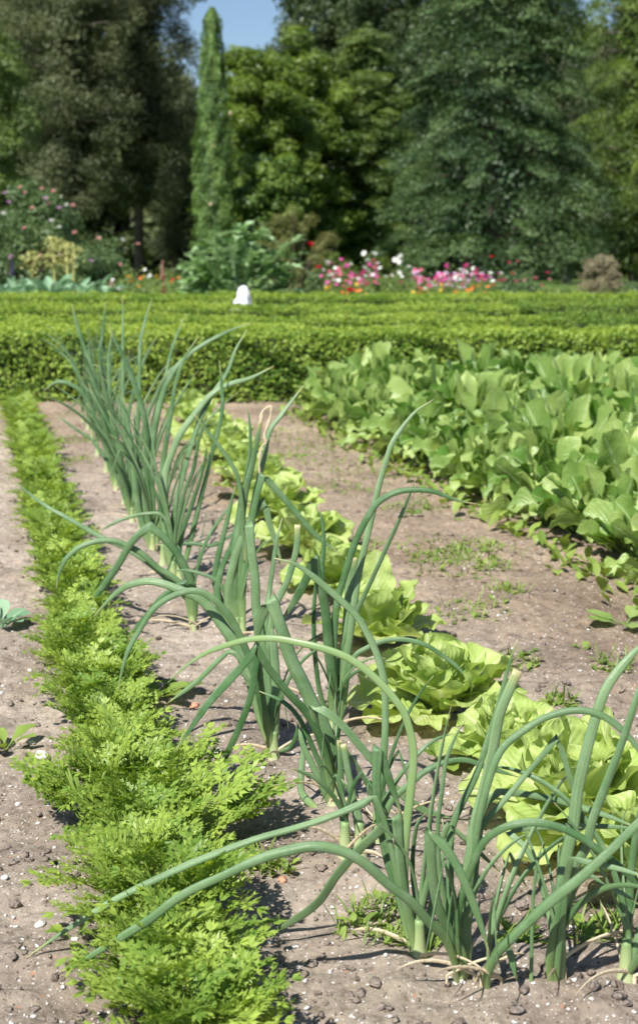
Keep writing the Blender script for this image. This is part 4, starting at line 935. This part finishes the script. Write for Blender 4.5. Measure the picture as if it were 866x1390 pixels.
# ------------------------------------------------------------------ shrubs and flowers of the border
def flower_mesh(kind, mat, s):
    mb = MB()
    if kind == 'disc':
        for k in range(8):
            a = k / 8 * 6.283; blade_leaf(mb, (0, 0, 0), a, s, s * .75, R(12), R(-5), p_seed, nu=4, nv=2, pet=0, tint=rng.uniform(.3, 1))
    elif kind == 'rosette':
        for k in range(16):
            a = k * 2.4; f = k / 16; blade_leaf(mb, (0, 0, 0), a, s * (1 - .4 * f), s * .9, R(10 + 65 * f), R(25 + 70 * f), p_seed, nu=4, nv=3, pet=0, cup=.5, tint=rng.uniform(.2, 1))
    elif kind == 'spike':
        for k in range(70):
            f = k / 70; a = k * 2.4; blade_leaf(mb, (0, 0, f * s * 6), a, s * (1.1 - .8 * f), s * .6, R(30), R(-20), p_seed, nu=3, nv=2, pet=0, cup=.4, tint=rng.uniform(.2, 1))
    return mb.mesh('flower', M[mat])
FM = {}
def fl(kind, mat, s):
    k = (kind, mat, s)
    if k not in FM: FM[k] = flower_mesh(*k)
    return FM[k]
def place_flower(root, kind, mat, s, loc, facing=True):
    o = link('flower', fl(kind, mat, s), root, loc); o.rotation_euler = (R(rng.uniform(20, 65)) if kind != 'spike' else 0, 0, rng.uniform(-.8, .8)) ; return o
def bush(px, D, rx, rz, lab, cat, mat, n, ls, asp=.5, name='shrub', nb=26, br=.3, base=0., ry=None, shell=.8, group=None):
    x = xp(px, D); root = thing(name, lab, cat, (x, D, 0), 0, group); cm, tm = MB(), MB(); ry = ry or rx
    for k in range(nb):
        d = nrm(rng.normal(0, 1, 3)); d[2] = abs(d[2]); q = rng.uniform(.55, 1) ** .5 * shell
        c = np.array([d[0] * rx * q, d[1] * ry * q, base + d[2] * rz * q]); s = rng.uniform(.8, 1.2)
        blob(cm, c, (br * s, br * s, br * s * .8), 0, 0, n // nb, ls, asp, rng.uniform(.2, .8))
        if k % 3 == 0: limbs(tm, [(0, 0, -.02), tuple(c * [.4, .4, .6]), tuple(c)], (.018, .006))
    link('stems', tm.mesh('stems', M['bark']), root); link('foliage', cm.mesh('foliage', M[mat], smooth=False), root)
    return root
rb = bush(30, 22.5, 1.4, 2.0, 'big arching rose bush with pale pink blooms at the left', 'rose bush', 'rosebush', 34000, .065, nb=95, br=.30, name='rose_bush', shell=1.0)
rx_ = xp(30, 22.5)
for px, py, m_ in ((6, 263, 'lilac'), (33, 262, 'palepink'), (57, 257, 'palepink'), (62, 270, 'lilac'), (44, 283, 'palepink'), (81, 283, 'lilac'), (99, 279, 'palepink'), (91, 279, 'white'), (5, 290, 'white'), (34, 310, 'palepink'), (70, 300, 'white'), (81, 309, 'white'),
                   (102, 316, 'palepink'), (134, 325, 'palepink'), (12, 275, 'lilac'), (28, 255, 'palepink'), (124, 355, 'lilac'), (56, 347, 'palepink'), (82, 347, 'lilac'), (73, 240 + 20, 'palepink'), (66, 276, 'palepink')):
    p = aty(px, py, 21.2 + rng.uniform(-.2, .2)); place_flower(rb, 'rosette', m_, .045, (p[0] - rx_, p[1] - 22.5, p[2]))
rb2 = bush(128, 24, .75, 1.25, 'loose rose bush with a few pale blooms beside the big one', 'rose bush', 'rosebush', 14000, .06, nb=40, br=.25, name='rose_bush', shell=1.0)
for px, py, m_ in ((134, 324, 'palepink'), (166, 326, 'white'), (187, 332, 'palepink'), (163, 360, 'palepink'), (118, 342, 'white')):
    p = aty(px, py, 23.3); place_flower(rb2, 'rosette', m_, .05, (p[0] - xp(128, 24), p[1] - 24, p[2]))
bush(400, 26, 1.0, 1.80, 'rounded clipped bush with brownish green foliage behind the cardoon', 'clipped bush', 'clipped', 26000, .04, nb=80, br=.16, name='clipped_bush', shell=1.0)
bush(815, 27, .42, 1.0, 'tan coloured conical shrub below the drooping conifer', 'shrub', 'tan', 14000, .04, nb=70, br=.13, shell=1.0)
bush(840, 29, .75, .55, 'low blue-green shrub at the far right behind the hedge', 'shrub', 'rosebush', 7000, .05, nb=26, br=.18)
bush(455, 28, .5, 1.15, 'loose green shrub right of the clipped bush', 'shrub', 'mid', 7000, .06, nb=26, br=.22)
bush(528, 20.3, .40, .70, 'rounded green bush breaking the pink flower border', 'shrub', 'border', 9000, .04, nb=30, br=.16)
bush(700, 20.5, .62, .85, 'open green rose bush with small red and pink blooms', 'rose bush', 'rosebush', 11000, .045, nb=40, br=.16, name='rose_bush')
rr3 = [o for o in COL.objects if o.name.startswith('rose_bush')][-1]
for px, py, m_ in ((667, 349, 'red'), (690, 357, 'rose'), (702, 356, 'rose'), (684, 380, 'rose'), (700, 383, 'rose'), (712, 381, 'palepink'), (743, 371, 'rose'), (745, 380, 'palepink'), (726, 378, 'rose'), (676, 372, 'pink'), (735, 388, 'rose'), (695, 372, 'red')):
    p = aty(px, py, 19.7); place_flower(rr3, 'rosette', m_, .035, (p[0] - xp(700, 20.5), p[1] - 20.5, p[2]))
rd_ = bush(430, 20.6, .22, .85, 'slim rose bush with deep red blooms right of the cardoon', 'rose bush', 'rosebush', 4000, .045, nb=20, br=.12, name='rose_bush')
for px, py, m_, s in ((421, 332, 'red', .055), (432, 364, 'red', .06), (444, 357, 'white', .055), (438, 367, 'white', .04)):
    p = aty(px, py, 20.3); place_flower(rd_, 'rosette', m_, s, (p[0] - xp(430, 20.6), p[1] - 20.6, p[2]))
# cardoon
def p_jag(t): return np.sin(np.clip(t, 0, 1) ** .8 * math.pi) ** .8 * (.62 + .38 * np.sign(np.sin(t * 46)))
def fountain(px, D, n, L, W, lab, cat, mat, name, prof=p_jag, e0=(40, 88), e1=(-45, 30), spread=.2, nu=26, pet=.08, group=None, z0=0):
    x = xp(px, D); root = thing(name, lab, cat, (x, D, 0), 0, group); mb = MB()
    for k in range(n):
        az = k * 2.399 + rng.uniform(-.3, .3); q = spread * math.sqrt(rng.uniform())
        blade_leaf(mb, (math.cos(az) * q, math.sin(az) * q, z0 * rng.uniform()), az, L * rng.uniform(.65, 1.1), W * rng.uniform(.8, 1.2), R(rng.uniform(*e0)), R(rng.uniform(*e1)), prof, nu=nu, nv=4, cup=.35, ruff=.012, rf=7, pet=pet, tint=rng.uniform(0, 1), twist=rng.uniform(-.5, .5))
    link('foliage', mb.mesh('foliage', M[mat]), root); return root
cr = fountain(325, 19.3, 110, .75, .17, 'large dense silvery green cardoon mound behind the hedges', 'cardoon', 'cardoon', 'cardoon_plant', e0=(30, 85), e1=(-40, 35), spread=.5, z0=.75)
mb = MB()
for k in range(110):
    d = nrm(rng.normal(0, 1, 3)); d[2] = abs(d[2]); q = rng.uniform(.5, 1.) ** .5; c = np.array([d[0] * .78 * q, d[1] * .6 * q, .12 + d[2] * 1.2 * q])
    n_l = 5
    for m_ in range(n_l):
        blade_leaf(mb, c, math.atan2(d[1], d[0]) + rng.normal(0, .8), rng.uniform(.18, .36), .16, R(rng.uniform(10, 75)), R(rng.uniform(-60, 20)), p_jag, nu=10, nv=3, cup=.3, ruff=.01, pet=.05, tint=rng.uniform(0, 1), twist=rng.uniform(-.6, .6))
link('side_leaves', mb.mesh('side_leaves', M['cardoon']), cr)
gl = [(5, 18.6), (28, 18.0), (52, 18.5), (74, 18.1), (98, 18.7), (120, 18.2), (-15, 18.1), (40, 19.2), (85, 19.4)]
for i, (px, D) in enumerate(gl):
    fountain(px, D, 44, .68, .15, 'blue-green broad-leaved plant in the clump below the pale roses', 'leafy plant', 'blue_leaf', 'broad_leaved_plant', prof=p_spinach, e0=(35, 85), e1=(-30, 40), spread=.14, z0=.15, nu=8, pet=.3, group='blue-green plants at the border corner')
# yellow stalked plants
for px, D, pt, lab in ((74, 20.2, 322, 'taller pale yellow stalk with a drooping leafy head among the roses'), (95, 20.0, 330, 'broad double pale yellow stalk beside the taller one'), (45, 20.6, 342, 'small dim yellow plant left of the pale stalks')):
    x = xp(px, D); root = thing('yellow_plant', lab, 'yellow plant', (x, D, 0)); zt_ = aty(px, pt, D)[2]
    mb = MB()
    for q in ((0,) if px < 80 else (-.03, .05)): tube(mb, np.array([[q, 0, 0], [q, 0, zt_ * .5], [q * 1.5, 0, zt_ * .93]]), np.array([.026, .024, .012]), tint=.7, flat=1)
    link('stem', mb.mesh('stem', M['yellow_plant']), root)
    mb = MB(); nn = 420; hz_ = zt_ * rng.uniform(.55, 1.0, nn); sp_ = np.interp(hz_ / zt_, [.55, .8, .93, 1.0], [.07, .13, .22, .05])
    P = np.stack([rng.normal(0, .55, nn) * sp_, rng.normal(0, .55, nn) * sp_, hz_], 1); P = P[rng.uniform(0, 1, nn) < np.interp(hz_ / zt_, [.55, .8, 1], [.15, .6, 1])]
    scatter(mb, P, np.tile([0, -.4, .7], (len(P), 1)), .07, .35, .7)
    link('foliage', mb.mesh('foliage', M['yellow_plant']), root)
# flower spikes
for px, D, z0_, m_, lab in ((17, 20.5, .62, 'purple', 'purple lupin spike at the left edge of the border'), (221, 21.5, .55, 'palepink', 'pink foxglove spike left of the cardoon'), (222, 20.2, .35, 'rose', 'low deep pink flower spike left of the cardoon')):
    x = xp(px, D); root = thing('flower_spike', lab, 'flower', (x, D, 0)); mb = MB()
    tube(mb, np.array([[0, 0, 0], [0, 0, z0_ * .6], [0, 0, z0_ + .3]]), np.array([.008, .007, .004]), tint=.5)
    for k in range(14): blade_leaf(mb, (0, 0, rng.uniform(.05, z0_)), k * 2.4, .16, .05, R(50), R(-10), p_seed, nu=6, nv=2, pet=.1, tint=rng.uniform(0, 1))
    link('stem', mb.mesh('stem', M['border']), root); place_flower(root, 'spike', m_, .052, (0, 0, z0_))
    if px == 17: place_flower(root, 'rosette', 'lilac', .05, (0, -.02, z0_ + .30))
# cosmos border
def cosmos(px, D, h, cols, lab, grp, nf=7, s=.036):
    x = xp(px, D); root = thing('cosmos_plant', lab, 'flower plant', (x, D, 0), 0, grp); mb = MB()
    for k in range(nf):
        a = rng.uniform(0, 6.28); q = rng.uniform(.02, .2); hh = h * rng.uniform(.72, 1.05); e = np.array([math.cos(a) * q, math.sin(a) * q, hh])
        tube(mb, catmull(np.array([[0, 0, 0], e * [.3, .3, .5], e]), .08), np.linspace(.006, .003, len(catmull(np.array([[0, 0, 0], e * [.3, .3, .5], e]), .08))), tint=.5, sides=4)
        place_flower(root, 'disc' if rng.uniform() < .7 else 'rosette', cols[rng.integers(len(cols))], s, tuple(e))
    P = rng.normal(0, 1, (420, 3)) * [.11, .11, h * .2] + [0, 0, h * .45]; P[:, 2] = np.abs(P[:, 2])
    scatter(mb, P, np.tile([0, -.3, .8], (420, 1)), .05, .28, .7)
    link('foliage', mb.mesh('foliage', M['border']), root)
for k in range(13):
    cosmos(442 + k * 6.4 + rng.uniform(-3, 3), rng.uniform(19.2, 21), rng.uniform(.62, .86), ['pink', 'pink', 'rose', 'white', 'rose'], 'pink and white cosmos in the left flower patch of the border', 'cosmos in the left patch')
for k in range(20):
    cosmos(560 + k * 5.5 + rng.uniform(-3, 3), rng.uniform(19.0, 21), rng.uniform(.60, .84), ['pink', 'pink', 'lilac', 'rose', 'white'], 'pink and white cosmos in the right flower patch before the conifer', 'cosmos in the right patch')
for px, D, h, m_, lab in ((500, 21.3, .95, 'white', 'white cosmos standing tallest in the middle of the border'), (550, 21.4, .93, 'white', 'white cosmos standing tall left of the right flower patch')):
    cosmos(px, D, h, [m_], lab, None, 5, .05)
for k, px in enumerate((572, 583, 612, 628, 640, 655, 470, 488, 455)):
    cosmos(px, rng.uniform(18.2, 18.7), .52, ['orange', 'orange', 'yellow'], 'low orange marigold at the front edge of the flower border', 'orange marigolds', 4, .028)
x = xp(475, 18.0); root = thing('poppy', 'single bright red poppy standing over the far hedge', 'poppy', (x, 18.0, 0)); mb = MB()
tube(mb, np.array([[0, 0, 0], [.01, 0, .25], [0, 0, .44]]), np.array([.005, .004, .003]), tint=.5); link('stem', mb.mesh('stem', M['border']), root); place_flower(root, 'rosette', 'red', .075, (0, 0, .45))
for px, D, h, c_, lab in ((238, 20.4, .62, ['orange', 'red'], 'orange and red flowers just left of the cardoon'), (200, 20.6, .7, ['yellow', 'yellow', 'white'], 'yellow flowers between the roses and the cardoon'), (180, 20.2, .66, ['yellow', 'orange'], 'yellow daisies below the last pale rose'), (150, 19.6, .6, ['white', 'palepink'], 'small white flowers right of the blue-green plants')):
    cosmos(px, D, h, c_, lab, None, 7, .03)
# general leafy growth of the border
mb = MB()
for k in range(520):
    D = rng.uniform(18, 25); px = rng.uniform(-160, 1030); x = xp(px, D)
    hh = np.interp(px, [-160, 130, 150, 240, 250, 410, 430, 660, 760, 1030], [.3, .3, .78, .78, .3, .35, .58, .52, .45, .3]) * rng.uniform(.5, 1)
    blob(mb, np.array([x, D, hh * .55]), (.18, .18, hh * .5), 0, 0, 110, .055, .4, rng.uniform(0, 1))
tag(link('border_foliage', mb.mesh('border_foliage', M['border'], smooth=False)), 'mixed low green growth filling the flower border', None, kind='stuff')

# ------------------------------------------------------------------ light, sky, camera
EL, AZ = R(53), R(212)      # azimuth: compass-like, measured from +Y clockwise; the sun stands behind the camera, to the left
sd = Vector((math.sin(AZ) * math.cos(EL), math.cos(AZ) * math.cos(EL), math.sin(EL)))
sun = bpy.data.lights.new('sun', 'SUN'); sun.energy = 5.0; sun.angle = R(.53); sun.color = (1.0, .965, .915)
so = bpy.data.objects.new('sun', sun); COL.objects.link(so); so.rotation_euler = sd.to_track_quat('Z', 'Y').to_euler()
w = bpy.data.worlds.new('World'); sc.world = w; w.use_nodes = True; nt = w.node_tree
bg = nt.nodes['Background']; sky = nt.nodes.new('ShaderNodeTexSky'); sky.sky_type = 'NISHITA'; sky.sun_disc = False
sky.sun_elevation = EL; sky.sun_rotation = AZ; sky.air_density = 1.0; sky.dust_density = .4; sky.ozone_density = 2.5; sky.altitude = 50
nt.links.new(sky.outputs[0], bg.inputs[0]); bg.inputs[1].default_value = .078

cam = bpy.data.cameras.new('camera'); co = bpy.data.objects.new('camera', cam); COL.objects.link(co)
co.location = (0, 0, H); co.rotation_euler = (R(90) - PITCH, 0, 0)
cam.sensor_fit = 'VERTICAL'; cam.sensor_height = 36 * 1390 / 1300; cam.lens = 1805 / 1300 * 36; cam.shift_y = -45 / 1390
cam.clip_start = .05; cam.clip_end = 2000
cam.dof.use_dof = True; cam.dof.focus_distance = 1.98; cam.dof.aperture_fstop = 7.8
sc.camera = co
sc.view_settings.view_transform = 'Standard'; sc.view_settings.look = 'None'; sc.view_settings.gamma = 1; sc.view_settings.exposure = 0.66
sc.render.engine = 'CYCLES'; sc.cycles.use_denoising = True; sc.cycles.max_bounces = 8; sc.cycles.diffuse_bounces = 3; sc.cycles.transmission_bounces = 4; sc.cycles.glossy_bounces = 2; sc.cycles.caustics_reflective = False; sc.cycles.caustics_refractive = False
